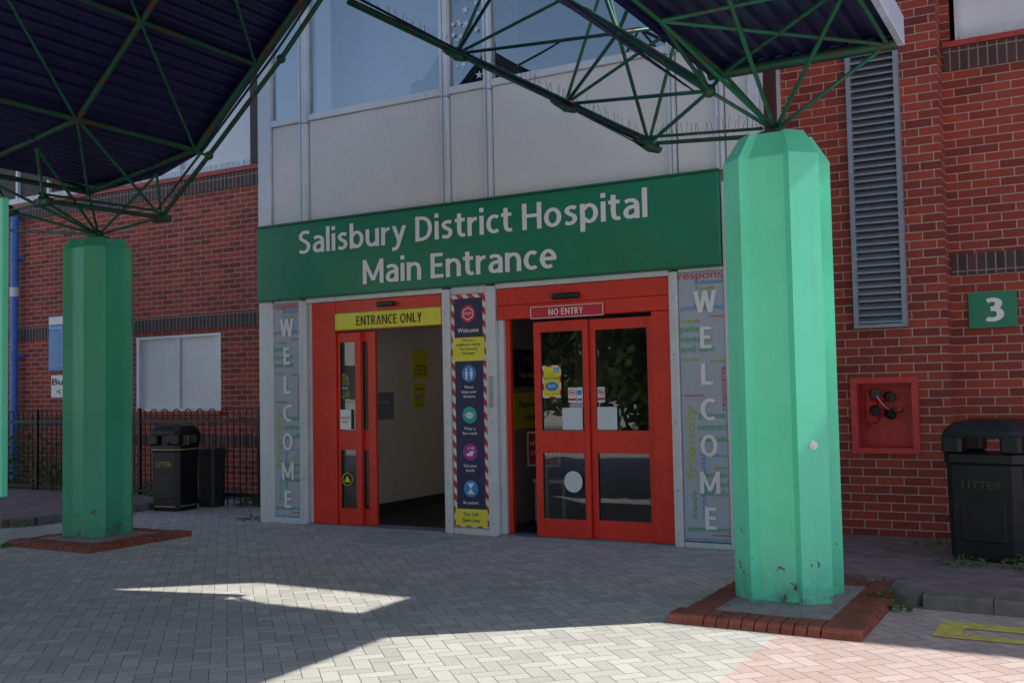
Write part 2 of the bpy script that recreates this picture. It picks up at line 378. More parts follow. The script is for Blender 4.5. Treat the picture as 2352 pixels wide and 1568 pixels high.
kerb_run([(7.05,-1.3),(7.06,-1.62),(7.2,-1.71),(7.6,-1.72),(14,-1.72)],.092)
kerb_run([(-14,-1.42),(-2.4,-1.42),(-2.3,-1.2),(-2.3,3.5)],.09)
b=MB()
def strip(x0,x1,y0,y1,z=.004): b.face([(x0,y0,z),(x1,y0,z),(x1,y1,z),(x0,y1,z)],"yroad")
strip(7.34,9.6,-2.27,-2.12); strip(7.34,7.48,-2.42,-2.27); strip(7.34,8.2,-2.53,-2.42)
b.obj("road_marking",kind="structure")
# ------------------------------------------------------------------ right brick building
RB=empty("brick_building",(5.76,.7,0),"red brick hospital wing with tall grey louvre and dark brick bands","building")
LX0,LX1,LZ0,LZ1=6.39,6.79,1.92,4.37
BX0,BX1,BZ0,BZ1=6.34,6.84,.83,1.43
def wall_with_holes(b,x0,x1,z0,z1,y,holes,m,depth=.25):
    xs=sorted({x0,x1}|{h[0] for h in holes}|{h[1] for h in holes}); zs=sorted({z0,z1}|{h[2] for h in holes}|{h[3] for h in holes})
    for i in range(len(xs)-1):
        for j in range(len(zs)-1):
            cx=(xs[i]+xs[i+1])/2; cz=(zs[j]+zs[j+1])/2
            if any(h[0]<cx<h[1] and h[2]<cz<h[3] for h in holes): continue
            b.rect(xs[i],xs[i+1],zs[j],zs[j+1],y,m)
    for h in holes:
        b.face([(h[0],y,h[2]),(h[0],y,h[3]),(h[0],y+depth,h[3]),(h[0],y+depth,h[2])],m)
        b.face([(h[1],y,h[2]),(h[1],y,h[3]),(h[1],y+depth,h[3]),(h[1],y+depth,h[2])],m)
        b.face([(h[0],y,h[3]),(h[1],y,h[3]),(h[1],y+depth,h[3]),(h[0],y+depth,h[3])],m)
        b.face([(h[0],y,h[2]),(h[1],y,h[2]),(h[1],y+depth,h[2]),(h[0],y+depth,h[2])],m)
HR=6.4
b=MB()
wall_with_holes(b,5.76,7.12,0,11,.7,[(BX0,BX1,BZ0,BZ1)],"brick",.2)
b.face([(7.12,.7,0),(7.12,1.0,0),(7.12,1.0,11),(7.12,.7,11)],"brick")
b.face([(7.12,1.0,HR),(7.12,12,HR),(7.12,12,11),(7.12,1.0,11)],"brick")
wall_with_holes(b,7.12,22,0,HR,1.0,[(7.24,9.0,4.40,6.2)],"brick",.15)
b.face([(5.76,.7,11),(7.12,.7,11),(7.12,12,11),(5.76,12,11)],"litroof")
b.face([(7.12,1,HR),(22,1,HR),(22,12,HR),(7.12,12,HR)],"litroof")
b.face([(22,1,0),(22,12,0),(22,12,HR),(22,1,HR)],"brick")
b.face([(-15,12,0),(22,12,0),(22,12,HR),(-15,12,HR)],"brick"); b.face([(-15,12,HR),(7.12,12,HR),(7.12,12,11),(-15,12,11)],"brick")
rel(b,"brick_wall",RB)
b=MB(); b.box(7.14,9.1,.985,1.01,2.33,2.515,"soldier"); rel(b,"dark_brick_band",RB)
b=MB(); b.box(7.14,9.1,.98,1.01,4.13,4.335,"soldier"); rel(b,"dark_brick_band",RB)
b=MB(); b.box(7.135,9.1,.95,1.0,4.337,4.385,"redl"); rel(b,"red_sill",RB)
b=MB(); b.rect(7.24,9.0,4.40,6.2,1.12,"wpanel"); rel(b,"window_panel",RB)
b=MB()
for x0,x1,z0,z1 in ((7.2,7.27,4.388,6.2),(8.1,8.16,4.388,6.2),(7.265,8.105,4.388,4.44),(8.155,9,4.388,4.44)): b.box(x0,x1,1.0,1.10,z0,z1,"alu")
rel(b,"window_frame",RB)
b=MB(); b.box(7.915,7.93,.994,1.01,2.52,4.12,"conc"); rel(b,"movement_joint",RB)
b=MB()
b.box(LX0-.02,LX0+.02,.62,.72,LZ0,LZ1,"grille"); b.box(LX1-.02,LX1+.02,.62,.72,LZ0,LZ1,"grille")
b.box(LX0-.02,LX1+.02,.615,.72,LZ0-.03,LZ0,"grille"); b.box(LX0-.02,LX1+.02,.615,.72,LZ1,LZ1+.03,"grille")
b.rect(LX0,LX1,LZ0,LZ1,.695,"idark")
zz=LZ0+.01
while zz<LZ1-.05:
    b.raw([(LX0+.02,.625,zz),(LX1-.02,.625,zz),(LX1-.02,.685,zz+.052),(LX0+.02,.685,zz+.052),(LX0+.02,.625,zz+.014),(LX1-.02,.625,zz+.014)],
      [(0,1,2,3),(0,1,5,4),(4,5,2,3)],"grille"); zz+=.062
rel(b,"louvre_vent",RB)
fb=empty("fire_inlet_box",(6.59,.7,BZ0),"red recessed fire inlet cabinet set in brick wall","fire box")
b=MB()
b.rect(BX0,BX1,BZ0,BZ1,.90,"redb")
for q in ((BX0-.03,BX0+.025,BZ0-.03,BZ1+.03),(BX1-.025,BX1+.03,BZ0-.03,BZ1+.03)): b.box(q[0],q[1],.66,.905,q[2],q[3],"redb")
b.box(BX0+.025,BX1-.025,.662,.905,BZ1-.02,BZ1+.03,"redb"); b.box(BX0+.025,BX1-.025,.662,.905,BZ0-.03,BZ0+.02,"redb")
rel(b,"cabinet",fb)
b=MB(); b.box(6.40,6.50,.85,.895,1.06,1.34,"redp",.006); b.cyl((6.45,.86,1.28),(6.60,.82,1.27),.03,"redp",10); b.cyl((6.45,.86,1.16),(6.60,.82,1.15),.03,"redp",10); rel(b,"valve_pipe",fb)
for (cx,cz,dx,dz) in ((6.48,1.315,.03,.0),(6.59,1.295,.045,-.01),(6.475,1.18,.03,-.02),(6.585,1.155,.05,-.025)):
    b=MB(); b.cyl((cx,.86,cz),(cx+dx*.4,.81,cz+dz*.4),.034,"redb",12); b.cyl((cx+dx*.4,.81,cz+dz*.4),(cx+dx,.75,cz+dz),.047,"black",14,.042); b.cyl((cx+dx,.75,cz+dz),(cx+dx*1.2,.72,cz+dz*1.2),.016,"black",8); rel(b,"inlet_valve",fb)
def chain(p,q,sag):
    b=MB(); pts=[]
    for i in range(15):
        t=i/14; pts.append(Vector(p)*(1-t)+Vector(q)*t-Vector((0,0,sag*4*t*(1-t))))
    for i in range(14): b.cyl(pts[i],pts[i+1],.0045,"chrome",5)
    rel(b,"chain",fb)
chain((6.52,.72,1.30),(6.70,.80,1.18),.06); chain((6.50,.72,1.14),(6.41,.82,1.02),.04); chain((6.64,.72,1.27),(6.74,.84,1.22),.09)
s3=empty("number_sign",(7.45,.97,1.86),"green sign with white number 3 on brick wall","sign")
b=MB(); b.box(7.26,7.64,.965,.99,1.86,2.17,"signg",.004); rel(b,"sign_board",s3)
b=MB(); b.sign("3",7.39,7.53,1.92,.195,.960,"white",1.3); rel(b,"lettering",s3)
# ------------------------------------------------------------------ left brick building
LB=empty("brick_building",(-6,2.0,0),"set-back red brick hospital wing with boarded window and white upper panels","building")
b=MB(); Y=2.0
wall_with_holes(b,-15,.0,-.05,4.58,Y,[(-4.36,-2.62,1.20,2.33)],"brick",.12)
b.face([(-15,Y+.1,11),(.86,Y+.1,11),(.86,12,11),(-15,12,11)],"litroof")
b.face([(0,Y+.1,6.5),(5.76,Y+.1,6.5),(5.76,Y+.1,11),(0,Y+.1,11)],"brick")
b.face([(-15,Y,0),(-15,12,0),(-15,12,11),(-15,Y,11)],"brick")
rel(b,"brick_wall",LB)
b=MB(); b.rect(-15,.0,4.66,11,Y+.1,"wpanel"); b.face([(-15,Y,4.66),(0,Y,4.66),(0,Y+.1,4.66),(-15,Y+.1,4.66)],"wpanel"); rel(b,"upper_panel",LB)
for q in ((-15,0,Y-.03,4.36,4.575),(-15,0,Y-.015,2.385,2.595),(-15,-4.42,Y-.012,1.0,1.13),(-4.42,0,Y-.012,.72,.85)):
    b=MB(); b.box(q[0],q[1],q[2],Y+.01,q[3],q[4],"soldier"); rel(b,"dark_brick_band",LB)
b=MB(); b.box(-15,0,Y-.05,Y+.02,4.582,4.635,"redl"); rel(b,"red_coping",LB)
b=MB()
b.rect(-4.36,-2.62,1.20,2.33,Y+.07,"wpanel")
b.box(-4.36,-4.30,Y+.0,Y+.08,1.21,2.32,"alu");b.box(-2.68,-2.62,Y+.0,Y+.08,1.21,2.32,"alu");b.box(-3.52,-3.48,Y+.03,Y+.08,1.25,2.28,"alu")
b.box(-4.30,-2.68,Y+.005,Y+.08,2.28,2.32,"alu"); b.box(-4.38,-2.60,Y-.05,Y+.08,1.155,1.205,"redl"); b.box(-4.30,-2.68,Y+.005,Y+.08,1.21,1.25,"alu")
rel(b,"boarded_window",LB)
b=MB()
for x in (-2.05,-5.2,-8.2): b.box(x,x+.17,Y+.02,Y+.09,4.67,9,"brown")
for x in (-3.5,-4.35,-6.5,-7.3): b.box(x,x+.05,Y+.03,Y+.09,4.67,9,"alu")
b.box(-15,0,Y+.04,Y+.085,4.67,4.76,"alu"); b.rect(-8.0,-5.25,4.77,6,Y+.088,"idark")
rel(b,"upper_window_frame",LB)
b=MB()
for i in range(150):
    x=-1.8-i*.035
    b.cyl((x,Y-.04,4.635),(x+random.uniform(-.03,.03),Y-.05+random.uniform(-.03,.03),4.72),.0018,"spike",4)
rel(b,"bird_spikes",LB)
dp=MB(); dp.cyl((-7.1,1.88,0),(-7.1,1.88,4.45),.062,"pipe",14)
for z in (.6,2.1,3.7): dp.cyl((-7.1,1.88,z),(-7.1,1.88,z+.06),.075,"pipe",14); dp.box(-7.2,-7.0,1.93,2.0,z,z+.05,"pipe")
dp.cyl((-7.1,1.88,3.1),(-7.1,1.88,3.25),.072,"wpanel",14)
dp.obj("drainpipe",label="blue painted drainpipe fixed to red brick wall",category="drainpipe")
# ------------------------------------------------------------------ entrance block
EB=empty("entrance_building",(2.86,0,0),"pale panelled entrance block with upper windows and red sliding doors","building")
BAYS=((.19,.61),(.73,2.49),(2.585,3.005),(3.085,4.93),(5.005,5.37),(5.45,5.66))
for x0,x1 in BAYS:
    b=MB(); b.box(x0+.006,x1-.006,.03,.07,3.2,4.425,"cream",.004); rel(b,"cladding_panel",EB)
b=MB(); b.box(0,.185,-.0,.4,0,6.2,"alu"); rel(b,"metal_frame",EB)
for x0,x1 in ((.615,.725),(2.492,2.582),(3.008,3.08),(4.935,5.0),(5.375,5.445)):
    b=MB(); b.box(x0,x1,-.02,.10,3.303,4.40,"alu",.006); b.box(x0,x1,-.02,.10,4.408,6.2,"alu",.006); b.box(x0+.035,x0+.045,-.024,-.02,3.31,6.2,"grille"); rel(b,"mullion",EB)
b=MB(); b.box(5.665,5.76,-.01,.12,0,6.2,"alu",.006); rel(b,"metal_frame",EB)
b=MB()
for x0,x1 in BAYS: b.box(x0,x1,.0,.09,4.43,4.50,"alu",.004)
rel(b,"window_sill",EB)
b=MB(); b.box(0,5.76,-.01,2.1,6.2,6.5,"cream"); rel(b,"roof_edge",EB)
b=MB(); b.box(0,5.76,.12,.16,3.1,4.38,"iceil"); b.box(.19,5.66,.12,2.0,4.38,4.42,"idark"); rel(b,"inner_structure",EB)
for x0,x1 in BAYS:
    b=MB(); b.rect(x0,x1,4.50,6.2,.05,"wglass"); rel(b,"window_pane",EB)
b=MB()
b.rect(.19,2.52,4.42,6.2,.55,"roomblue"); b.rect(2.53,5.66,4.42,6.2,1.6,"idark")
b.face([(2.525,.12,4.42),(2.525,1.6,4.42),(2.525,1.6,6.2),(2.525,.12,6.2)],"roomblue")
b.face([(.19,.12,6.19),(5.66,.12,6.19),(5.66,1.6,6.19),(.19,1.6,6.19)],"iceil")
b.face([(.2,.12,4.42),(.2,.55,4.42),(.2,.55,6.2),(.2,.12,6.2)],"iwall")
rel(b,"upper_room",EB)
b=MB(); n=46
for i in range(n):
    xa=.2+i*.4/n
    b.face([(xa,.10+.02*(i%2),4.51),(xa+.4/n,.10+.02*((i+1)%2),4.51),(xa+.4/n,.10+.02*((i+1)%2),6.19),(xa,.10+.02*(i%2),6.19)],"curtain")
rel(b,"pleated_blind",EB)
b=MB()
for i in range(12):
    xa=.76+i*.018
    b.face([(xa,.12+.02*(i%2),4.51),(xa+.018,.12+.02*((i+1)%2),4.51),(xa+.018,.12+.02*((i+1)%2),6.19),(xa,.12+.02*(i%2),6.19)],"curtain")
rel(b,"pleated_blind",EB)
for q in ((1.95,2.48,4.72,"blackp"),(2.6,3.0,4.78,"blackp"),(1.15,1.45,4.60,"roomblue")):
    b=MB(); b.box(q[0],q[1],.24,.42,4.43,q[2],q[3],.02); rel(b,"room_furniture",EB)
b=MB(); b.face([(1.60,.48,4.43),(2.5,.48,4.43),(2.5,.48,5.40)],"idark"); rel(b,"painted_reflection",EB)  # dark triangle painted in for the canopy's diagonal reflection in the glass
b=MB()
for i in range(13): b.cyl((1.55+i*.035,.16,4.5),(1.53+i*.038,.14,4.72),.004,"white",5)
for i in range(5): b.cyl((1.55-.004*i,.155-.003*i,4.5+i*.055),(1.97+.006*i,.155-.003*i,4.5+i*.055),.004,"white",5)
rel(b,"wire_basket",EB)
def star(cx,cz,r,y,m,rot=0):
    b=MB(); P=[(cx+(r if k%2==0 else r*.4)*math.sin(rot+k*math.pi/5),y,cz+(r if k%2==0 else r*.4)*math.cos(rot+k*math.pi/5)) for k in range(10)]
    for k in range(10): b.face([(cx,y,cz),P[k],P[(k+1)%10]],m)
    rel(b,"star_sticker",EB)
for k in range(30):
    star(random.uniform(2.63,2.98),random.uniform(4.56,4.85) if k<3 else random.uniform(4.95,5.6),random.uniform(.025,.05),.046-.0006*k,"alu",random.random()*3)
b=MB(); b.box(5.70,5.758,.13,.62,0,6.2,"brown"); b.box(5.70,5.775,.62,.699,0,6.2,"alu"); rel(b,"side_return",EB)
b=MB()
def fr(x0,x1,z0,z1,y0=-.01,y1=.12,m="alu",bev=.006): b.box(x0,x1,y0,y1,z0,z1,m,bev)
fr(.60,.70,0,2.44,-.03); fr(.185,.215,0,2.44); fr(2.485,2.575,0,2.44,-.03,.14); fr(2.995,3.105,0,2.44,-.03,.14); fr(4.905,4.985,0,2.44,-.03)
fr(5.405,5.44,0,3.2); fr(5.44,5.665,0,3.2,.02,.1,"cream")
fr(.70,2.485,2.405,2.47,-.02); fr(3.105,4.905,2.405,2.47,-.02); fr(2.575,2.995,2.38,2.47,.0); fr(.215,.60,2.425,2.47,.0); fr(4.985,5.405,2.425,2.47,.0)
fr(2.575,2.995,0,.06); fr(.215,.60,0,.06); fr(4.985,5.405,0,.05)
fr(2.575,2.995,.06,2.38,.02,.12)
for (xx) in (.65,2.53,3.05,4.945):
    for z in (.12,.5,1.1,1.7,2.2): b.cyl((xx,-.036,z),(xx,-.03,z),.007,"grille",8)
rel(b,"door_surround",EB)
for q in ((.70,2.485),(3.105,4.905)):
    b=MB(); b.box(q[0],q[1],-.06,.2,-.01,.018,"grille",.004); rel(b,"door_threshold",EB)
# lobby
b=MB(); b.face([(.85,.15,.006),(5.3,.15,.006),(5.3,5,.006),(.85,5,.006)],"ifloor"); rel(b,"lobby_floor",EB)
b=MB(); b.face([(.2,.14,2.6),(5.3,.14,2.6),(5.3,2.3,2.6),(.2,2.3,2.6)],"iceil"); b.face([(2.8,2.3,2.6),(5.3,2.3,2.6),(5.3,5,2.6),(2.8,5,2.6)],"iceil"); rel(b,"lobby_ceiling",EB)
b=MB()
b.face([(.86,.15,0),(.86,5,0),(.86,5,2.6),(.86,.15,2.6)],"iwall"); b.face([(.86,2.1,2.6),(.86,5,2.6),(.86,5,9),(.86,2.1,9)],"iwall")  # upper walls form an unseen shaft, added to let skylight brighten the lobby
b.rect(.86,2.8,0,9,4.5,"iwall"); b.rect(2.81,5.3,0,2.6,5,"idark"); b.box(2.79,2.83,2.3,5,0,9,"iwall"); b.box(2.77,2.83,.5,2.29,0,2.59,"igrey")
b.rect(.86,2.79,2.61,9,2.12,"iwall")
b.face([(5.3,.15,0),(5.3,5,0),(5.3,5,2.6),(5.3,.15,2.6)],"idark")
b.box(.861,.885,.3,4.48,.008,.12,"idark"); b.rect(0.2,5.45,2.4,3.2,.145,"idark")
rel(b,"lobby_wall",EB)
def wallposter(name,y0,y1,z0,z1,m,lines,lab,X=.862):
    b=MB(); b.box(X,X+.008,y0,y1,z0,z1,m); h=(z1-z0)
    def xf(P): return (X+.011+abs(P[1]),y0+P[0],P[2])
    for (tx,za,cap,mm) in lines: b.text(tx,.03,(y1-y0)-.03,z0+h*za,cap,0,mm,.01,'center',xf=xf)
    b.obj(name,label=lab,category="poster")
wallposter("poster",1.75,2.1,1.58,1.94,"yellow",[("CCTV",.28,.07,"blackp"),("IN OPERATION",.12,.03,"blackp")],"yellow security camera notice on cream lobby wall")
wallposter("poster",1.75,2.02,1.20,1.52,"yellow",[("FACE MASKS",.75,.03,"blackp"),("MUST",.4,.06,"bluep"),("be worn",.15,.03,"blackp")],"yellow face mask notice on cream lobby wall")
wallposter("poster",.85,1.35,1.10,1.42,"grille",[("Please use hand gel",.6,.03,"wwhite")],"grey notice board on cream lobby wall")
wallposter("poster",2.5,2.75,1.0,1.4,"yellow",[("STOP",.6,.06,"redp")],"yellow and red notice on cream lobby wall")
wallposter("poster",.75,1.5,1.45,1.85,"navyp",[("STOP",.6,.09,"redp"),("Face masks",.25,.07,"yellow")],"navy stop notice on grey lobby partition",2.832)
wallposter("poster",.75,1.5,1.0,1.38,"yellow",[("Please wear",.6,.07,"blackp"),("a mask",.25,.07,"blackp")],"yellow notice on grey lobby partition",2.832)
def leaf(name,x0,x1,y,st,zt=2.06,mid=(.81,1.02),bot=.19,topr=.10,parent=EB,zb=.02):
    fx0=x0+st[0]; fx1=x1-st[1]
    b=MB()
    b.box(x0,fx0,y-.02,y+.02,zb,zt,"red",.004); b.box(fx1,x1,y-.02,y+.02,zb,zt,"red",.004)
    b.box(fx0,fx1,y-.018,y+.018,zt-topr,zt,"red"); b.box(fx0,fx1,y-.018,y+.018,mid[0],mid[1],"red"); b.box(fx0,fx1,y-.018,y+.018,zb,bot,"red")
    for (za,zc) in ((bot,mid[0]),(mid[1],zt-topr)):
        b.box(fx0,fx0+.008,y-.012,y+.012,za,zc,"blackp"); b.box(fx1-.008,fx1,y-.012,y+.012,za,zc,"blackp")
    d=rel(b,name,parent)
    for (za,zc) in ((bot,mid[0]),(mid[1],zt-topr)):
        g=MB(); g.rect(fx0+.004,fx1-.004,za,zc,y,"glass"); g.obj("glass_pane",d)
    return d
leaf("sliding_door",1.09,1.40,.05,(.035,.07)); leaf("sliding_door",1.33,1.56,.10,(.06,.10))
leaf("sliding_door",3.50,4.07,.04,(.075,.05)); leaf("sliding_door",4.07,4.72,.085,(.06,.07))
b=MB()
b.box(.765,1.088,.0,.10,.02,2.40,"red",.005); b.box(.705,.765,.02,.12,.02,2.40,"alu",.004)
b.box(1.088,2.48,.01,.16,2.08,2.40,"red",.005); rel(b,"door_frame",EB)
b=MB()
b.box(3.11,4.90,-.005,.16,2.10,2.235,"red",.004); b.box(3.11,4.90,.002,.16,2.238,2.40,"red",.004)
b.box(4.72,4.90,.0,.12,.02,2.098,"red",.005); b.box(3.108,3.17,.02,.12,.02,2.1,"alu",.004); b.box(3.172,3.215,.06,.12,.02,2.1,"red",.004)
rel(b,"door_frame",EB)
b=MB(); b.box(1.68,1.90,-.06,.0,2.31,2.36,"black",.012); b.obj("door_sensor",label="black motion sensor above entrance door",category="sensor",group="door sensors")
b=MB(); b.box(3.74,4.02,-.07,-.004,2.26,2.315,"black",.012); b.obj("door_sensor",label="black motion sensor above exit door",category="sensor",group="door sensors")
b=MB(); b.box(3.03,3.075,-.045,-.03,1.25,1.55,"chrome",.003); b.obj("door_switch",label="narrow metal door control plate on grey frame",category="switch")
def notice(x0,x1,z0,z1,y,m,lines,lab,name="door_notice",cat="notice",extra=None):
    b=MB(); b.box(x0,x1,y-.002,y+.001,z0,z1,m)
    for (tx,zz,cap,mm) in lines: b.text(tx,x0+.01,x1-.01,zz,cap,y-.005,mm,.009,'center')
    if extra: extra(b)
    b.obj(name,label=lab,category=cat)
def mask_extra(x0,x1,z0,z1,y):
    def e(b):
        cx=(x0+x1)/2
        b.box(x0-.004,x0+.01,y-.004,y-.002,z0,z1,"stripe"); b.box(x1-.01,x1+.004,y-.004,y-.002,z0,z1,"stripe"); b.box(x0+.01,x1-.01,y-.004,y-.002,z0-.004,z0+.01,"stripe"); b.box(x0+.01,x1-.01,y-.004,y-.002,z1-.01,z1+.004,"stripe")
        b.disc(cx,y-.004,z0+.105,(x1-x0)*.36,"bluep",24,.045); b.rect(cx+.02,cx+(x1-x0)*.42,z1-.06,z1-.02,y-.0045,"bluep")
        b.text("NHS",cx+.025,cx+(x1-x0)*.4,z1-.052,.026,y-.006,"white",.02); b.text("MUST",cx-.04,cx+.04,z0+.095,.026,y-.006,"white",.02)
    return e
notice(3.60,3.79,1.335,1.635,.015,"yellow",[("It is a requirement",1.56,.010,"blackp"),("that you wear a mask",1.54,.010,"blackp"),("FACE MASKS",1.505,.024,"blackp"),("be worn in this building",1.365,.012,"blackp")],"yellow face mask notice taped to door glass",extra=mask_extra(3.60,3.79,1.335,1.635,.015))
notice(1.13,1.23,1.36,1.62,.055,"yellow",[("FACE MASKS",1.53,.02,"blackp"),("be worn",1.385,.012,"blackp")],"yellow face mask notice on narrow door glass",extra=mask_extra(1.13,1.23,1.36,1.62,.055))
def nosmoke(cx,cz,r,y):
    def e(b):
        n=24
        for i in range(n):
            a=2*math.pi*i/n; a2=2*math.pi*(i+1)/n
            b.face([(cx+r*math.cos(a),y,cz+r*math.sin(a)),(cx+r*math.cos(a2),y,cz+r*math.sin(a2)),(cx+r*.78*math.cos(a2),y,cz+r*.78*math.sin(a2)),(cx+r*.78*math.cos(a),y,cz+r*.78*math.sin(a))],"redp")
        b.face([(cx-r*.6,y-.001,cz+r*.5),(cx-r*.5,y-.001,cz+r*.6),(cx+r*.6,y-.001,cz-r*.5),(cx+r*.5,y-.001,cz-r*.6)],"redp")
        b.rect(cx-r*.5,cx+r*.4,cz-.006,cz+.006,y+.001,"blackp"); b.rect(cx-r*1.2,cx+r*1.2,cz-.075,cz-.052,y,"redp")
    return e
notice(3.865,3.945,1.285,1.425,.015,"wwhite",[],"small no smoking notice on door glass",extra=nosmoke(3.905,1.378,.033,.011))
notice(3.952,4.015,1.285,1.425,.015,"wwhite",[],"small blue mandatory notice on door glass",extra=lambda b:(b.disc(3.983,.0115,1.378,.026,"bluep",20),b.rect(3.96,4.008,1.30,1.325,.0115,"bluep")))
notice(4.145,4.22,1.285,1.425,.066,"wpanel",[],"small faded no smoking notice on door glass",extra=nosmoke(4.183,1.378,.030,.062))
notice(3.80,4.01,1.03,1.235,.014,"paper",[],"blank pale blue paper taped to door glass")
notice(4.14,4.34,1.03,1.24,.06,"paper",[],"blank pale blue paper taped to door glass")
b=MB(); b.disc(3.90,.013,.545,.095,"paper",32,.10); b.obj("door_disc",label="round white safety disc on lower door glass",category="sticker")
notice(1.13,1.275,1.03,1.24,.022,"wwhite",[("automatic",1.145,.028,"blackp"),("door",1.10,.028,"blackp")],"white automatic door notice on red door")
b=MB(); cx,cz,y=1.205,.50,.04
b.disc(cx,y,cz,.08,"blackp",28); b.disc(cx,y-.001,cz,.07,"yellow",28); b.disc(cx,y-.002,cz,.062,"blackp",28); b.face([(cx,y-.003,cz+.04),(cx-.04,y-.003,cz-.03),(cx+.04,y-.003,cz-.03)],"yellow")
b.obj("door_sticker",label="round yellow and black warning sticker on glass",category="sticker")
s=empty("entrance_only_sign",(1.78,0,2.08),"yellow sign reading entrance only above open door","sign")
b=MB(); b.box(1.09,2.475,-.012,.008,2.085,2.275,"yellow",.003); rel(b,"sign_board",s)
b=MB()
for q in ((1.095,2.47,2.087,2.092),(1.095,2.47,2.268,2.273),(1.093,1.1,2.092,2.268),(2.465,2.472,2.092,2.268)): b.rect(*q,-.015,"blackp")
rel(b,"border",s)
b=MB(); b.sign("ENTRANCE ONLY",1.39,2.23,2.128,.10,-.016,"blackp",.95,.12); rel(b,"lettering",s)
s=empty("no_entry_sign",(3.88,0,2.09),"red sign reading no entry with white border","sign")
b=MB(); b.box(3.50,4.27,-.03,-.008,2.085,2.205,"redp",.003); rel(b,"sign_board",s)
b=MB()
for q in ((3.505,4.265,2.088,2.094),(3.505,4.265,2.196,2.202),(3.503,3.51,2.094,2.196),(4.26,4.267,2.094,2.196)): b.rect(*q,-.034,"white")
rel(b,"border",s)
b=MB(); b.sign("NO ENTRY",3.70,4.06,2.113,.062,-.035,"white",.95,.12); rel(b,"lettering",s)
s=empty("hospital_sign",(2.7,-.1,2.45),"long green hospital main entrance sign with white lettering","sign")
b=MB(); b.box(0.02,5.40,-.055,-.005,2.465,3.285,"signg",.006); rel(b,"sign_board",s)
b=MB(); b.box(.015,5.405,-.068,-.0,3.285,3.305,"signt"); rel(b,"sign_edge",s)
b=MB(); b.box(.015,5.405,-.068,-.0,2.452,2.466,"signt"); rel(b,"sign_edge",s)
b=MB(); b.sign("Salisbury District Hospital",.64,4.74,2.945,.255,-.062,"white",.98,.08); rel(b,"lettering",s)
b=MB(); b.sign("Main Entrance",1.52,3.81,2.555,.255,-.062,"white",.98,.08); rel(b,"lettering",s)
# information board
s=empty("information_board",(2.785,0,.06),"tall navy safety information board with red striped border","information board")
b=MB(); b.box(2.58,2.99,-.004,.015,.07,2.375,"stripe",.002); rel(b,"striped_border",s)
y=-.008; cx=2.785; y2=-.012; y3=-.015
b=MB(); b.rect(2.62,2.95,.11,2.335,y,"navyp"); rel(b,"printed_panel",s)
b=MB(); b.rect(2.60,2.97,1.71,1.945,y-.003,"yellow"); rel(b,"yellow_panel",s)
b=MB(); b.rect(2.60,2.97,.085,.25,y-.003,"yellow"); rel(b,"yellow_panel",s)
b=MB(); b.disc(cx,y2,2.18,.088,"redp"); b.disc(cx,y3,2.18,.068,"wwhite",6,None,math.pi/6); b.disc(cx,y3-.001,2.18,.058,"redp",6,None,math.pi/6); b.text("STOP",cx-.040,cx+.040,2.168,.026,y3-.004,"wwhite",.02); rel(b,"stop_icon",s)
b=MB(); b.disc(cx,y2,1.585,.083,"bluep")
for dx in (-.028,.028):
    b.disc(cx+dx,y3,1.625,.012,"wwhite",12); b.rect(cx+dx-.016,cx+dx+.016,1.565,1.608,y3,"wwhite"); b.rect(cx+dx-.011,cx+dx+.011,1.53,1.565,y3,"wwhite")
rel(b,"distance_icon",s)
b=MB(); b.disc(cx,y2,1.175,.083,"tealp"); b.disc(cx,y3,1.172,.042,"wwhite",20,.032)
for k in (-.012,0,.012): b.rect(cx-.032,cx+.032,1.170+k,1.173+k,y3-.001,"tealp")
b.cyl((cx-.04,y3,1.19),(cx-.06,y3,1.175),.003,"wwhite",4); b.cyl((cx+.04,y3,1.19),(cx+.06,y3,1.175),.003,"wwhite",4)
rel(b,"mask_icon",s)
b=MB(); b.disc(cx,y2,.81,.083,"magp"); b.disc(cx-.005,y3,.785,.04,"wwhite",14,.016); b.disc(cx+.02,y3-.0005,.81,.03,"wwhite",14,.012); b.disc(cx-.02,y3,.845,.008,"wwhite",10); b.disc(cx+.01,y3,.85,.008,"wwhite",10); b.rect(cx+.03,cx+.045,.835,.86,y3,"wwhite"); rel(b,"hand_icon",s)
b=MB(); b.disc(cx,y2,.45,.083,"bluep"); b.face([(cx-.035,y3,.495),(cx+.035,y3,.495),(cx,y3,.45)],"wwhite"); b.face([(cx-.035,y3,.405),(cx+.035,y3,.405),(cx,y3,.45)],"wwhite"); b.rect(cx-.04,cx+.04,.497,.503,y3,"wwhite"); b.rect(cx-.04,cx+.04,.397,.403,y3,"wwhite"); rel(b,"hourglass_icon",s)
def L(lines):
    b=MB()
    for (t_,z,cap,m,bo) in lines: b.text(t_,2.61,2.96,z,cap,y3,m,bo,'center')
    rel(b,"lettering",s)
L([("Welcome",1.995,.045,"wwhite",.02)])
L([("We are a",1.905,.028,"navyp",.006),("healthcare setting",1.862,.028,"navyp",.014),("The following",1.818,.028,"navyp",.006),("still apply",1.775,.028,"navyp",.006)])
L([("Please",1.438,.031,"wwhite",.018),("keep your",1.392,.031,"wwhite",.018),("distance",1.346,.031,"wwhite",.018)])
L([("Wear a",1.028,.031,"wwhite",.018),("face mask",.982,.031,"wwhite",.018)])
L([("Gel your",.662,.031,"wwhite",.018),("hands",.616,.031,"wwhite",.018)])
L([("Be patient",.30,.031,"wwhite",.018)]); L([("Stay Safe",.185,.036,"navyp",.006),("Save Lives",.125,.036,"navyp",.02)])
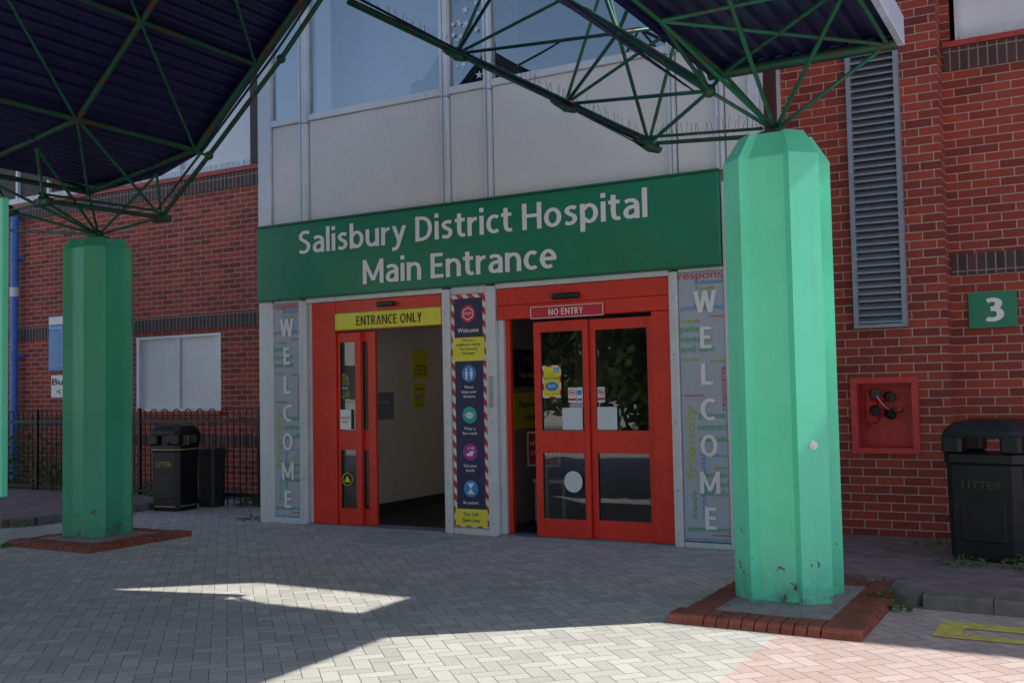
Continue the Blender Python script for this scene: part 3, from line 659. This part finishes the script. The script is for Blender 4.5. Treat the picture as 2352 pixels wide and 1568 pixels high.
# welcome panels
def welcome(x0,w,lab):
    s=empty("welcome_panel",(x0+w/2,0,.05),lab,"sign","welcome panels beside the doors")
    b=MB(); b.box(x0,x0+w,.0,.03,.06,2.42,"panel",.002); rel(b,"sign_board",s)
    k=w/.41; y=-.003
    W_=[("respons",0,.41,2.36,.075,"wred"),("professional",.15,.41,2.31,.045,"wblue"),("friendly",.16,.33,2.26,.035,"wol"),("professional",.02,.40,2.085,.05,"wblue"),
    ("responsive",.28,.41,2.015,.022,"wred"),("friendly",.03,.20,1.975,.036,"wol"),("patient",.01,.27,1.895,.062,"wgreen"),("centred",.01,.29,1.805,.062,"wgreen"),("and safe",.01,.32,1.715,.062,"wgreen"),
    ("friendly",.02,.17,1.635,.034,"wol"),("friendly",.28,.41,1.615,.034,"wol"),("responsive",.03,.21,1.325,.024,"wred"),
    ("patient",.16,.40,1.13,.062,"wgreen"),("centred",.15,.41,1.03,.062,"wgreen"),("and safe",.16,.41,.93,.062,"wgreen"),("professional",.2,.41,.80,.022,"wblue"),
    ("friendly",.29,.41,.69,.034,"wol"),("patient",.17,.40,.62,.05,"wgreen"),("centred",.17,.41,.54,.05,"wgreen"),("and safe",.17,.41,.46,.05,"wgreen"),
    ("patient centred",.03,.40,.15,.05,"wgreen"),("responsive",.25,.41,.112,.026,"wred"),("professional",.02,.39,.068,.03,"wblue")]
    for i,(t_,a,c,z,cap,m) in enumerate(W_):
        b=MB(); b.text(t_,x0+a*k,x0+min(c,.405)*k,z,cap,y-.0004*(i%3),m,.02); rel(b,"word",s)
    def vert(t_,a,z0,z1,cap,m):
        b=MB(); vs,fs=text_data(t_); xa=min(v[0] for v in vs); xb=max(v[0] for v in vs); kk=(z1-z0)/(xb-xa)
        for q in (-.014,.014): b.raw([(x0+a*k-(v[1]+q)*cap/CAP*k,y-.0025-.02*q,z0+(v[0]-xa)*kk) for v in vs],fs,m)
        rel(b,"word",s)
    vert("responsive",.405,1.20,1.58,.045,"wred"); vert("friendly",.115,.60,1.25,.085,"wol"); vert("professional",.205,.28,.82,.05,"wblue"); vert("friendly",.12,.26,.50,.05,"wgreen")
    wid={"W":.21,"E":.105,"L":.105,"C":.135,"O":.15,"M":.18}
    for ch,z in zip("WELCOME",(2.155,1.84,1.52,1.21,.895,.575,.265)):
        b=MB(); hw=wid[ch]/2*k; c=x0+.245*k if k>.97 else x0+.20
        b.sign(ch,c-hw,c+hw,z-.095,.19,-.010,"wwhite",1.08); rel(b,"letter",s)
welcome(.215,.38,"grey welcome panel with coloured words on entrance wall")
welcome(4.99,.41,"grey welcome panel with coloured words beside red exit door")
# ------------------------------------------------------------------ columns and plinths
def col_poly(k=1.0):
    h=.31; side=[(-.16,-h),(-.11,-h+.06),(.11,-h+.06),(.16,-h)]
    P=[]
    for q in range(4):
        a=q*math.pi/2; c,s_=math.cos(a),math.sin(a)
        for x,y in side: P.append(((x*c-y*s_)*k,(x*s_+y*c)*k))
    return P
def column(loc,lab,m,H=2.96,cs=.68,ch=.17,sc=1.0):
    e=empty("canopy_column",loc,lab,"column","green columns holding up the canopy")
    b=MB(); P=col_poly(sc); b.loft([(P,0),(P,H-ch),(col_poly(cs*sc),H),],m); b.obj("shaft",e)
    b=MB(); b.cyl((0,0,H-.005),(0,0,H+.03),.12,"cyl",12); b.cyl((0,0,H+.03),(0,0,H+.10),.05,"cyl",10); b.obj("top_bearing",e)
PZ=.055
CL=(-.62,-1.66,PZ-.002); CR=(6.41,-1.95,PZ-.002)
column(CL,"faceted green painted column on brick plinth near bins","green_shaded",2.97,.78,.10,.97)
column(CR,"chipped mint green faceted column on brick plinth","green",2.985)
b=MB(); q=Vector((.707,-.707,0)); c0=Vector((6.41+.235,-1.95-.235,1.03)); b.cyl(c0-q*.01,c0+q*.012,.028,"wpanel",16); b.cyl(c0+q*.012,c0+q*.016,.014,"chrome",10); b.obj("round_fitting",label="small round white fitting screwed to green column",category="fitting")
def plinth(x0,x1,y0,y1,lab):
    e=empty("brick_plinth",((x0+x1)/2,(y0+y1)/2,0),lab,"plinth","brick plinths under the columns")
    b=MB(); b.box(x0+.22,x1-.22,y0+.22,y1-.22,-.02,PZ-.001,"conc"); rel(b,"concrete_slab",e)
    b=MB()
    def br(xa,xb,ya,yb,out):
        dz=random.uniform(-.003,.003)
        def sh(a):
            X0=xa+(a if out=='l' else 0); X1=xb-(a if out=='r' else 0); Y0=ya+(a if out=='f' else 0); Y1=yb-(a if out=='b' else 0)
            return [(X0,Y0),(X1,Y0),(X1,Y1),(X0,Y1)]
        b.loft([(sh(0),-.02),(sh(0),.012+dz),(sh(.012),.032+dz),(sh(.035),.048+dz),(sh(.06),PZ+dz)],"edgeb")
    n=int((x1-x0-.44)/.075); st=(x1-x0-.44)/n
    for i in range(n):
        xa=x0+.22+i*st+.004; br(xa,xa+st-.008,y0,y0+.215,'f'); br(xa,xa+st-.008,y1-.215,y1,'b')
    n=int((y1-y0-.44)/.075); st=(y1-y0-.44)/n
    for i in range(n):
        ya=y0+.22+i*st+.004; br(x0,x0+.215,ya,ya+st-.008,'l'); br(x1-.215,x1,ya,ya+st-.008,'r')
    for (a,c) in ((x0,y0),(x1-.215,y0),(x0,y1-.215),(x1-.215,y1-.215)): br(a,a+.215,c,c+.215,'f')
    rel(b,"brick_edging",e)
plinth(5.90,7.02,-2.82,-1.27,"red brick edged plinth around near green column")
plinth(-1.08,.15,-2.38,-1.15,"red brick edged plinth around green column")
# ------------------------------------------------------------------ canopy
CN=empty("entrance_canopy",(2.9,-2,3.0),"navy corrugated canopy on rusty green tubular space frame","canopy")
def corrugated(prof,y0,y1,m,pitch=.11,dep=.028):
    pts=[]
    for (xa,za),(xb,zb) in zip(prof[:-1],prof[1:]):
        L=math.hypot(xb-xa,zb-za); n=max(1,round(L/pitch)); tx,tz=(xb-xa)/L,(zb-za)/L; nx,nz=-tz,tx
        for i in range(n):
            for f,o in ((0,0),(.3,0),(.45,1),(.85,1)):
                s_=(i+f)*L/n; pts.append((xa+tx*s_+nx*dep*o,za+tz*s_+nz*dep*o))
    pts.append(prof[-1]); b=MB()
    for (xa,za),(xb,zb) in zip(pts[:-1],pts[1:]):
        b.face([(xa,y0,za),(xb,y0,zb),(xb,y1,zb),(xa,y1,za)],m)
    return b
LP=[(-6.5,5.75),(-2.78,4.34),(-.98,3.66),(.02,3.72),(.57,3.88),(2.25,5.36)]
rel(corrugated(LP,-1.45,-7.5,"navy"),"roof_sheet",CN)
rel(corrugated([(6.05,3.54),(7.20,3.54)],-2.0,-6.0,"navy"),"roof_sheet",CN)
rel(corrugated([(2.25,5.136),(5.24,3.252)],-1.30,-7.8,"navy",.11,.012),"roof_sheet",CN)
rel(corrugated([(3.7,5.22),(6.0,3.31)],-2.35,-7.8,"navy",.11,.012),"roof_sheet",CN)
rel(corrugated([(6.65,5.42),(8.70,5.42)],-.12,-4.2,"navy",.2),"roof_sheet",CN)  # unseen high sheet, added only to shade the forecourt paving
rel(corrugated([(8.2,5.50),(9.2,5.50)],.72,-.1,"navy",.2),"roof_sheet",CN)  # second unseen sheet, added to end the sunlit ground patch on its right
b=MB(); b.box(7.2,7.24,-6.0,-1.98,3.50,3.68,"fascia"); rel(b,"fascia",CN)
b=MB(); b.box(6.02,7.2,-1.99,-1.95,3.49,3.66,"navy"); rel(b,"fascia",CN)
b=MB(); b.box(6.0,6.045,-6.0,-1.98,3.50,3.7,"navy"); rel(b,"fascia",CN)
b=MB()
for (xa,za),(xb,zb) in zip(LP[:-1],LP[1:]):
    A=[(xa,-1.46,za-.07),(xb,-1.46,zb-.07),(xb,-1.46,zb+.12),(xa,-1.46,za+.12)]; Bq=[(p[0],-1.42,p[2]) for p in A]
    b.raw(A+Bq,[(0,1,2,3),(4,5,6,7),(0,1,5,4),(3,2,6,7)],"navy")
rel(b,"fascia",CN)
def rods(pairs,r,m,b):
    for p,q in pairs: b.cyl(p,q,r,m,8)
def lz(x):
    for (xa,za),(xb,zb) in zip(LP[:-1],LP[1:]):
        if xa<=x<=xb: return za+(zb-za)*(x-xa)/(xb-xa)
b=MB()
top_x=[-5.5,-2.78,-.98,.6,1.40,2.2]
ys=[-1.50,-2.85,-4.2]
off=.08
for yv in ys:
    for xa,xb in zip(top_x[:-1],top_x[1:]): b.cyl((xa,yv,lz(xa)-off),(xb,yv,lz(xb)-off),.034 if yv>-1.6 else .028,"cyl",8)
for x in top_x:
    for ya,yb in zip(ys[:-1],ys[1:]): b.cyl((x,ya,lz(x)-off),(x,yb,lz(x)-off),.026,"cyl",8)
for xa,xb in zip(top_x[:-1],top_x[1:]):
    for ya,yb in zip(ys[:-1],ys[1:]):
        b.cyl((xa,ya,lz(xa)-off-.02),(xb,yb,lz(xb)-off-.02),.013,"rod2",6)
rel(b,"roof_lattice",CN)
b=MB()
N1=(-.11,-1.30,3.26);N2=(.57,-1.30,3.81);N3=(1.53,-1.3,4.62);N4=(2.05,-1.3,5.12);N1b=(-.33,-2.5,3.27);NM=(-1.3,-2.2,3.32)
top=(CL[0],CL[1],3.08)
chords=[(N1,N2),(N2,N3),(N3,N4),(N1,N1b)]
for p,q in chords: b.cyl(p,q,.024,"cyl",8); b.cyl(Vector(p)+Vector((0,-.06,.06)),Vector(q)+Vector((0,-.06,.06)),.013,"cyl",6)
T=lambda x,yv:(x,yv,lz(x)-off)
NL=(-2.9,-1.5,3.38)
rr=[(top,N1),(top,N1b),(top,T(-.98,-1.5)),(top,T(.05,-1.5)),(top,T(-.98,-2.85)),(top,T(.05,-2.85)),(top,NM),(NM,T(-2.78,-1.5)),(NM,T(-.98,-2.85)),(NM,N1b),
 (N1,T(.05,-1.5)),(N1b,T(.05,-2.85)),(N1,T(.6,-2.85)),(N2,T(.6,-2.85)),(top,NL),(NL,T(-2.78,-1.5)),(NL,NM)]
rods(rr,.014,"rod2",b)
rel(b,"support_truss",CN)
for c in (N1,N1b,NM):
    b=MB(); b.ball(c,.062,"cyl",8); b.box(c[0]-.12,c[0]+.12,c[1]-.05,c[1]+.05,c[2]-.055,c[2]+.02,"cyl",.02); rel(b,"connector_node",CN)
for c in (N2,N3):
    b=MB(); b.ball(c,.045,"cyl",8); rel(b,"connector_node",CN)
b=MB()
R0=(5.26,-1.3,3.29);R1=(4.55,-1.3,3.71);R2=(3.52,-1.3,4.31);R3=(2.35,-1.3,5.0)
F0=(6.05,-2.2,3.35);F1=(5.41,-2.2,3.86);F2=(4.55,-2.2,4.5);F3=(3.6,-2.2,5.25)
rt=(CR[0],CR[1],3.09)
def dbl(p,q,r=.022):
    b.cyl(p,q,r,"cyl",8); b.cyl(Vector(p)+Vector((.0,-.09,.03)),Vector(q)+Vector((0,-.09,.03)),r*.7,"cyl",8)
for p,q in ((R0,R1),(R1,R2),(R2,R3),(F0,F1),(F1,F2),(F2,F3)): dbl(p,q)
dbl(R0,(rt[0]-.1,rt[1]+.15,3.10),.016)
rel(b,"sloping_chord",CN)
b=MB()
U0=(5.55,-1.35,4.15);U1=(4.95,-1.35,4.65);U2=(4.1,-1.35,5.25);U3=(3.1,-1.5,5.35)
S=lambda x,yv:(x,yv,3.50)
rr=[(R0,F0),(R1,F0),(R1,F1),(R2,F1),(R2,F2),(R0,F1),
 (R0,U0),(R1,U0),(R1,U1),(R2,U1),(R2,U2),(F0,U0),(F1,U0),(F1,U1),(F2,U1),(F2,U2),(R3,U3),
 (rt,F0),(rt,S(6.1,-2.05)),(rt,S(7.15,-2.05)),(rt,S(7.15,-3.2)),(rt,S(6.1,-3.2)),(rt,S(6.65,-3.9)),(F0,S(6.1,-2.05)),(F0,S(6.1,-3.2)),
 (S(6.1,-2.05),S(7.15,-3.2)),(S(7.15,-2.05),S(6.1,-3.2)),(S(6.1,-3.2),S(7.15,-3.2)),(S(6.1,-2.05),S(6.1,-4.5)),(S(7.15,-2.05),S(7.15,-4.5)),(F1,(5.9,-2.4,4.6)),(F1,(5.1,-2.3,4.9))]
rods(rr,.014,"rod2",b)
b.cyl(S(6.0,-2.05),S(7.2,-2.05),.035,"cyl",8)
for p,q in ((U0,U1),(U1,U2),(U2,U3),((5.9,-2.4,4.6),(5.1,-2.3,5.3)),((6.1,-2.05,3.5),U0)): b.cyl(p,q,.018,"cyl",8)
rel(b,"support_truss",CN)
for c in (R0,R1,R2):
    b=MB(); d=Vector((-.86,0,.5)).normalized(); c=Vector(c); o=Vector((0,.03,.01))
    b.cyl(c-d*.12-o,c-d*.03-o,.03,"cyl",8,.052); b.cyl(c-d*.03-o,c+d*.12-o,.052,"cyl",8,.03); b.box(c.x-.07,c.x+.07,c.y-.09,c.y-.0,c.z-.02,c.z+.03,"cyl",.01); rel(b,"connector_node",CN)
for c in (F0,F1,F2):
    b=MB(); b.ball(c,.045,"cyl",8); rel(b,"connector_node",CN)
def spikes(p,q,n):
    b=MB()
    for i in range(n):
        t=(i+random.random()*.5)/n; a=Vector(p)*(1-t)+Vector(q)*t+Vector((0,0,.02))
        b.cyl(a,a+Vector((random.uniform(-.03,.03),random.uniform(-.03,.03),random.uniform(.08,.13))),.0018,"spike",4)
    rel(b,"bird_spikes",CN)
spikes(R3,R2,34); spikes(R2,R1,34); spikes(R1,R0,22); spikes(R0,(rt[0]-.1,rt[1]+.15,3.12),26)
# ------------------------------------------------------------------ bins
def octo(w,d,c): return [(-w+c,-d),(w-c,-d),(w,-d+c),(w,d-c),(w-c,d),(-w+c,d),(-w,d-c),(-w,-d+c)]
def litter_bin(loc,lab,rotz=0,tm="gold",sc=(1,1,1)):
    e=empty("litter_bin",loc,lab,"litter bin","black litter bins"); e.rotation_euler[2]=rotz; e.scale=sc
    b=MB(); b.loft([(octo(.235,.235,.05),0),(octo(.24,.24,.05),.03),(octo(.25,.25,.055),.70),(octo(.262,.262,.055),.72),(octo(.262,.262,.055),.78)],"black"); b.obj("body",e)
    b=MB(); P=octo(.268,.268,.06)
    for sx in (-1,1):
        for sy in (-1,1):
            b.box(min(sx*.125,sx*.262),max(sx*.125,sx*.262),min(sy*.125,sy*.262),max(sy*.125,sy*.262),.78,.93,"black",.02)
    b.loft([(P,.90),(octo(.271,.271,.06),.92),(octo(.26,.26,.06),.955),(octo(.215,.215,.055),1.01),(octo(.14,.14,.05),1.035),(octo(.08,.08,.03),1.04)],"black")
    b.box(-.20,.20,-.20,.20,.76,.775,"idark"); b.obj("hood",e)
    for z in ((.05,.725) if tm=="gold" else ()):
        b=MB(); w_=.2645 if z>.5 else .2425; b.loft([(octo(w_,w_,.056),z),(octo(w_,w_,.056),z+.012)],"gold",cap=False); b.obj("gold_band",e)
    b=MB(); b.text("LITTER",-.13,.13,.53,.06,-.2525,tm,.02); b.obj("lettering",e)
    b=MB(); b.box(-.15,.15,-.25,-.235,.14,.46,"black",.01); b.obj("door",e)
litter_bin((-1.95,.55,0),"black litter bin with gold trim beside railings",.15,"gold",(.86,.86,1.04))
litter_bin((7.50,-.15,.09),"black litter bin with faded lettering on pavement near brick wall",-.25,"fade",(1.08,1.08,1.0))
e=empty("waste_bin",(-1.78,1.0,0),"small dark grey bin beside larger litter bin","bin"); e.scale=(.85,.8,.98)
b=MB(); b.loft([(octo(.16,.14,.03),0),(octo(.17,.15,.03),.66),(octo(.18,.16,.03),.67),(octo(.18,.16,.03),.72)],"dgrey"); b.obj("body",e)
b=MB(); b.loft([(octo(.183,.163,.03),.72),(octo(.17,.15,.04),.76)],"dgrey"); b.cyl((-.04,-.17,.70),(.04,-.17,.70),.012,"black",6); b.obj("lid",e)
# ------------------------------------------------------------------ railings
def railing(x0,x1,y,lab,h=1.2,z0=0):
    e=empty("hoop_railing",(x0,y,z0),lab,"railing","black hoop topped railings")
    b=MB(); b.box(0,x1-x0,-.006,.006,.12,.16,"iron"); b.box(0,x1-x0,-.006,.006,h-.18,h-.14,"iron")
    n=int((x1-x0)/.22)
    for i in range(n+1):
        X=i*.22
        if X>x1-x0: break
        for dx in (0,.11): b.cyl((X+dx,0,.0),(X+dx,0,h-.05),.008,"iron",6)
        pr=None
        for k in range(7):
            a=math.pi*k/6; p=(X+.055-.055*math.cos(a),0,h-.05+.05*math.sin(a))
            if pr: b.cyl(pr,p,.008,"iron",6)
            pr=p
    b.obj("hoop_bars",e)
    X=0
    while X<=x1-x0+.01:
        b=MB(); b.box(X-.02,X+.02,-.02,.02,0,h+.02,"iron"); b.obj("post",e); X+=2.2
railing(-9.9,-.95,1.15,"long black hoop topped railing before brick wall",h=1.25)
railing(7.95,10,.55,"black hoop topped railing behind litter bin",z0=.09,h=1.15)
# ------------------------------------------------------------------ info signs
s=empty("parking_sign",(-4.85,1.05,0),"blue parking terms sign with small white text on post","sign")
b=MB(); b.box(-5.08,-4.4,1.03,1.05,1.83,2.62,"bluep",.004); b.rect(-5.07,-4.41,2.5,2.61,1.026,"wwhite"); rel(b,"sign_board",s)
b=MB(); b.text("Parking Terms",-5.05,-4.5,2.43,.05,1.024,"wwhite",.01)
for i in range(15): b.text("Parking permit holders and visitors only",-5.05,-4.45,2.38-i*.035,.016,1.024,"wwhite",.004)
rel(b,"lettering",s)
b=MB(); b.cyl((-4.75,1.08,0),(-4.75,1.08,2.6),.03,"grille",10); rel(b,"post",s)
s=empty("direction_sign",(-4.7,1.0,0),"white directional sign with black text on railing","sign")
b=MB(); b.box(-4.98,-4.3,1.0,1.02,1.44,1.76,"wwhite",.004); rel(b,"sign_board",s)
b=MB(); b.text("Buses",-4.95,-4.4,1.62,.10,.996,"blackp",.02); rel(b,"lettering",s)
b=MB(); b.text("<",-4.85,-4.76,1.48,.09,.996,"blackp",.02); rel(b,"arrow",s)
s=empty("notice_panel",(.9,-4,0),"white panel with pale green edge on two posts","sign")
b=MB(); b.box(.29,1.28,-4.02,-3.98,.72,2.88,"wwhite",.03); rel(b,"sign_board",s)
b=MB(); b.box(1.275,1.305,-4.03,-3.97,.71,2.89,"green",.008); rel(b,"edge_trim",s)
for x in (.5,1.0):
    b=MB(); b.cyl((x,-3.95,0),(x,-3.95,2.7),.035,"grille",10); rel(b,"post",s)
s=empty("hygiene_stand",(3.1,1.0,0),"freestanding hand hygiene sign and table inside doorway","stand")
b=MB(); b.box(2.9,3.25,.98,1.0,.62,.95,"redp",.003); b.box(2.88,3.27,.985,1.003,.6,.97,"wwhite"); rel(b,"sign_board",s)
b=MB(); b.text("HYGIENE",2.93,3.22,.82,.05,.975,"wwhite",.012); b.text("STATION",2.93,3.22,.72,.05,.975,"wwhite",.012); rel(b,"lettering",s)
b=MB(); b.box(2.9,3.3,1.05,1.4,.42,.46,"wwhite",.005); b.box(2.92,2.95,1.06,1.09,0,.42,"alu");b.box(3.25,3.28,1.06,1.09,0,.42,"alu"); b.box(3.05,3.1,1.0,1.05,0,.62,"alu"); rel(b,"table",s)
# ------------------------------------------------------------------ plants
def clump(name,c,r,h,n,m,lab,size=.05,cat="plant",group="weeds along the wall"):
    b=MB()
    for i in range(n):
        a=random.random()*6.283; rr_=r*math.sqrt(random.random()); zz=random.random()**1.3*h*(1-.5*rr_/r)
        p=Vector((rr_*math.cos(a),rr_*math.sin(a)*.7,zz)); s_=size*random.uniform(.5,1.3)
        u=Vector((random.gauss(0,1),random.gauss(0,1),random.gauss(0,.6))).normalized(); v=u.cross(Vector((random.gauss(0,1),random.gauss(0,1),random.gauss(0,1)))).normalized()
        b.face([p-u*s_,p+v*s_*.4,p+u*s_,p-v*s_*.4],m)
    for i in range(max(4,n//30)):
        a=random.random()*6.283; rr_=r*.5*random.random()
        b.cyl((rr_*math.cos(a)*.3,rr_*math.sin(a)*.3,0),(rr_*math.cos(a),rr_*math.sin(a),h*random.uniform(.5,1)),.003,m,4)
    b.obj(name,loc=c,label=lab,category=cat,group=group)
for (x,y_,z,r,h,n) in ((-6.3,1.5,.0,.5,1.3,500),(-5.4,1.4,0,.45,.8,350),(-4.6,1.3,0,.4,.4,200),(-3.2,1.2,0,.4,.3,150),(-2.5,1.25,0,.4,.25,140),(-1.2,1.2,0,.3,.2,100),(-7.4,1.3,0,.5,.9,300)):
    clump("shrub",(x,y_,z),r,h,n,"leaf","leafy green weeds growing along railing base",.05)
for (x,y_,z,r,h,n) in ((7.3,-.62,.09,.18,.08,70),(7.75,-.65,.09,.2,.15,120),(8.0,-.5,.09,.25,.28,150),(7.05,.3,.09,.2,.06,50),(6.95,-1.80,.04,.08,.08,40),(7.08,-1.93,0,.08,.07,35),(-.95,-2.45,.0,.08,.07,30),(-2.0,-1.5,.05,.15,.05,40),(-.2,.1,0,.25,.05,60),(.0,.35,0,.15,.07,40)):
    clump("weed",(x,y_,z),r,h,n,"leaf","small green weed sprouting from paving joint",.024)
def tree(x,y_,h,r):
    e=empty("tree",(x,y_,0),"broad leafy tree across the road facing entrance","tree","trees across the road")
    b=MB(); b.cyl((0,0,0),(.1,0,h*.5),.28,"bark",10,.16)
    for k in range(6):
        a=k*1.05; b.cyl((.05,0,h*.35+k*.15),(r*.6*math.cos(a),r*.6*math.sin(a),h*.7),.09,"bark",6,.03)
    b.obj("trunk",e)
    b=MB(); cl=[(random.gauss(0,r*.5),random.gauss(0,r*.5),max(1.0,h*.5+random.gauss(0,h*.2)),random.uniform(.8,1.5)) for _ in range(26)]
    for (cx,cy,cz,cr) in cl:
        for i in range(110):
            p=Vector((random.gauss(0,1),random.gauss(0,1),random.gauss(0,1))).normalized()*cr*random.uniform(.5,1)+Vector((cx,cy,cz))
            u=Vector((random.gauss(0,1),random.gauss(0,1),random.gauss(0,1))).normalized(); v=u.orthogonal().normalized(); s_=random.uniform(.15,.32)
            b.face([p-u*s_,p+v*s_*.5,p+u*s_,p-v*s_*.5],"leafd" if random.random()<.5 else "leaf")
    b.obj("crown",e)
for x,y_,h,r in ((-9,-22,5.0,2.4),(-4.8,-23,5.2,2.4),(-.8,-22,4.8,2.2),(3.2,-23,5.2,2.4)): tree(x,y_,h,r)
OB=empty("office_building",(0,-30,0),"pale rendered flat roofed building across the road","building")
b=MB(); b.box(-34,30,-40,-30,0,11,"render"); b.box(-34.3,30.3,-40.3,-29.7,11,11.4,"cream"); rel(b,"wall",OB)
for x in range(-31,29,4):
    for z in (1.2,4.6,8.0):
        b=MB(); b.box(x,x+1.7,-30.02,-29.98,z,z+1.6,"idark"); b.box(x-.06,x+1.76,-30.05,-29.96,z-.08,z,"alu"); rel(b,"window",OB)
# ------------------------------------------------------------------ light, sky, camera
sun_dir=Vector((.76,.60,1.0)).normalized()
w=bpy.data.worlds.new("World"); scn.world=w; w.use_nodes=True; nt=w.node_tree
sky=nt.nodes.new("ShaderNodeTexSky"); sky.sky_type='NISHITA'; sky.sun_disc=False
sky.sun_elevation=math.asin(sun_dir.z); sky.sun_rotation=math.atan2(sun_dir.x,sun_dir.y)
nt.links.new(sky.outputs[0],nt.nodes["Background"].inputs[0]); nt.nodes["Background"].inputs[1].default_value=.15
Ls=bpy.data.lights.new("sun","SUN"); Ls.energy=5; Ls.angle=math.radians(.5); Ls.color=(1,.965,.90)
so=bpy.data.objects.new("sun",Ls); COL.objects.link(so); so.rotation_euler=sun_dir.to_track_quat('Z','Y').to_euler(); so.location=(10,10,20)
cx,cy,cz,yaw,pit,rol,f=8.1784,-8.6744,1.3982,.5144,.0487,.0194,2358.3
d0=Vector((-math.sin(yaw),math.cos(yaw),0)); r0=Vector((math.cos(yaw),math.sin(yaw),0)); up=Vector((0,0,1))
d=math.cos(pit)*d0+math.sin(pit)*up; u0=-math.sin(pit)*d0+math.cos(pit)*up
R=math.cos(rol)*r0-math.sin(rol)*u0; U=math.cos(rol)*u0+math.sin(rol)*r0
cam=bpy.data.cameras.new("camera"); cam.sensor_width=36; cam.lens=f/2352*36; cam.clip_end=1500; cam.clip_start=.05
co=bpy.data.objects.new("camera",cam); COL.objects.link(co)
m=Matrix(((R.x,U.x,-d.x,cx),(R.y,U.y,-d.y,cy),(R.z,U.z,-d.z,cz),(0,0,0,1))); co.matrix_world=m
scn.camera=co
scn.view_settings.view_transform='Standard'; scn.view_settings.look='None'; scn.view_settings.exposure=0
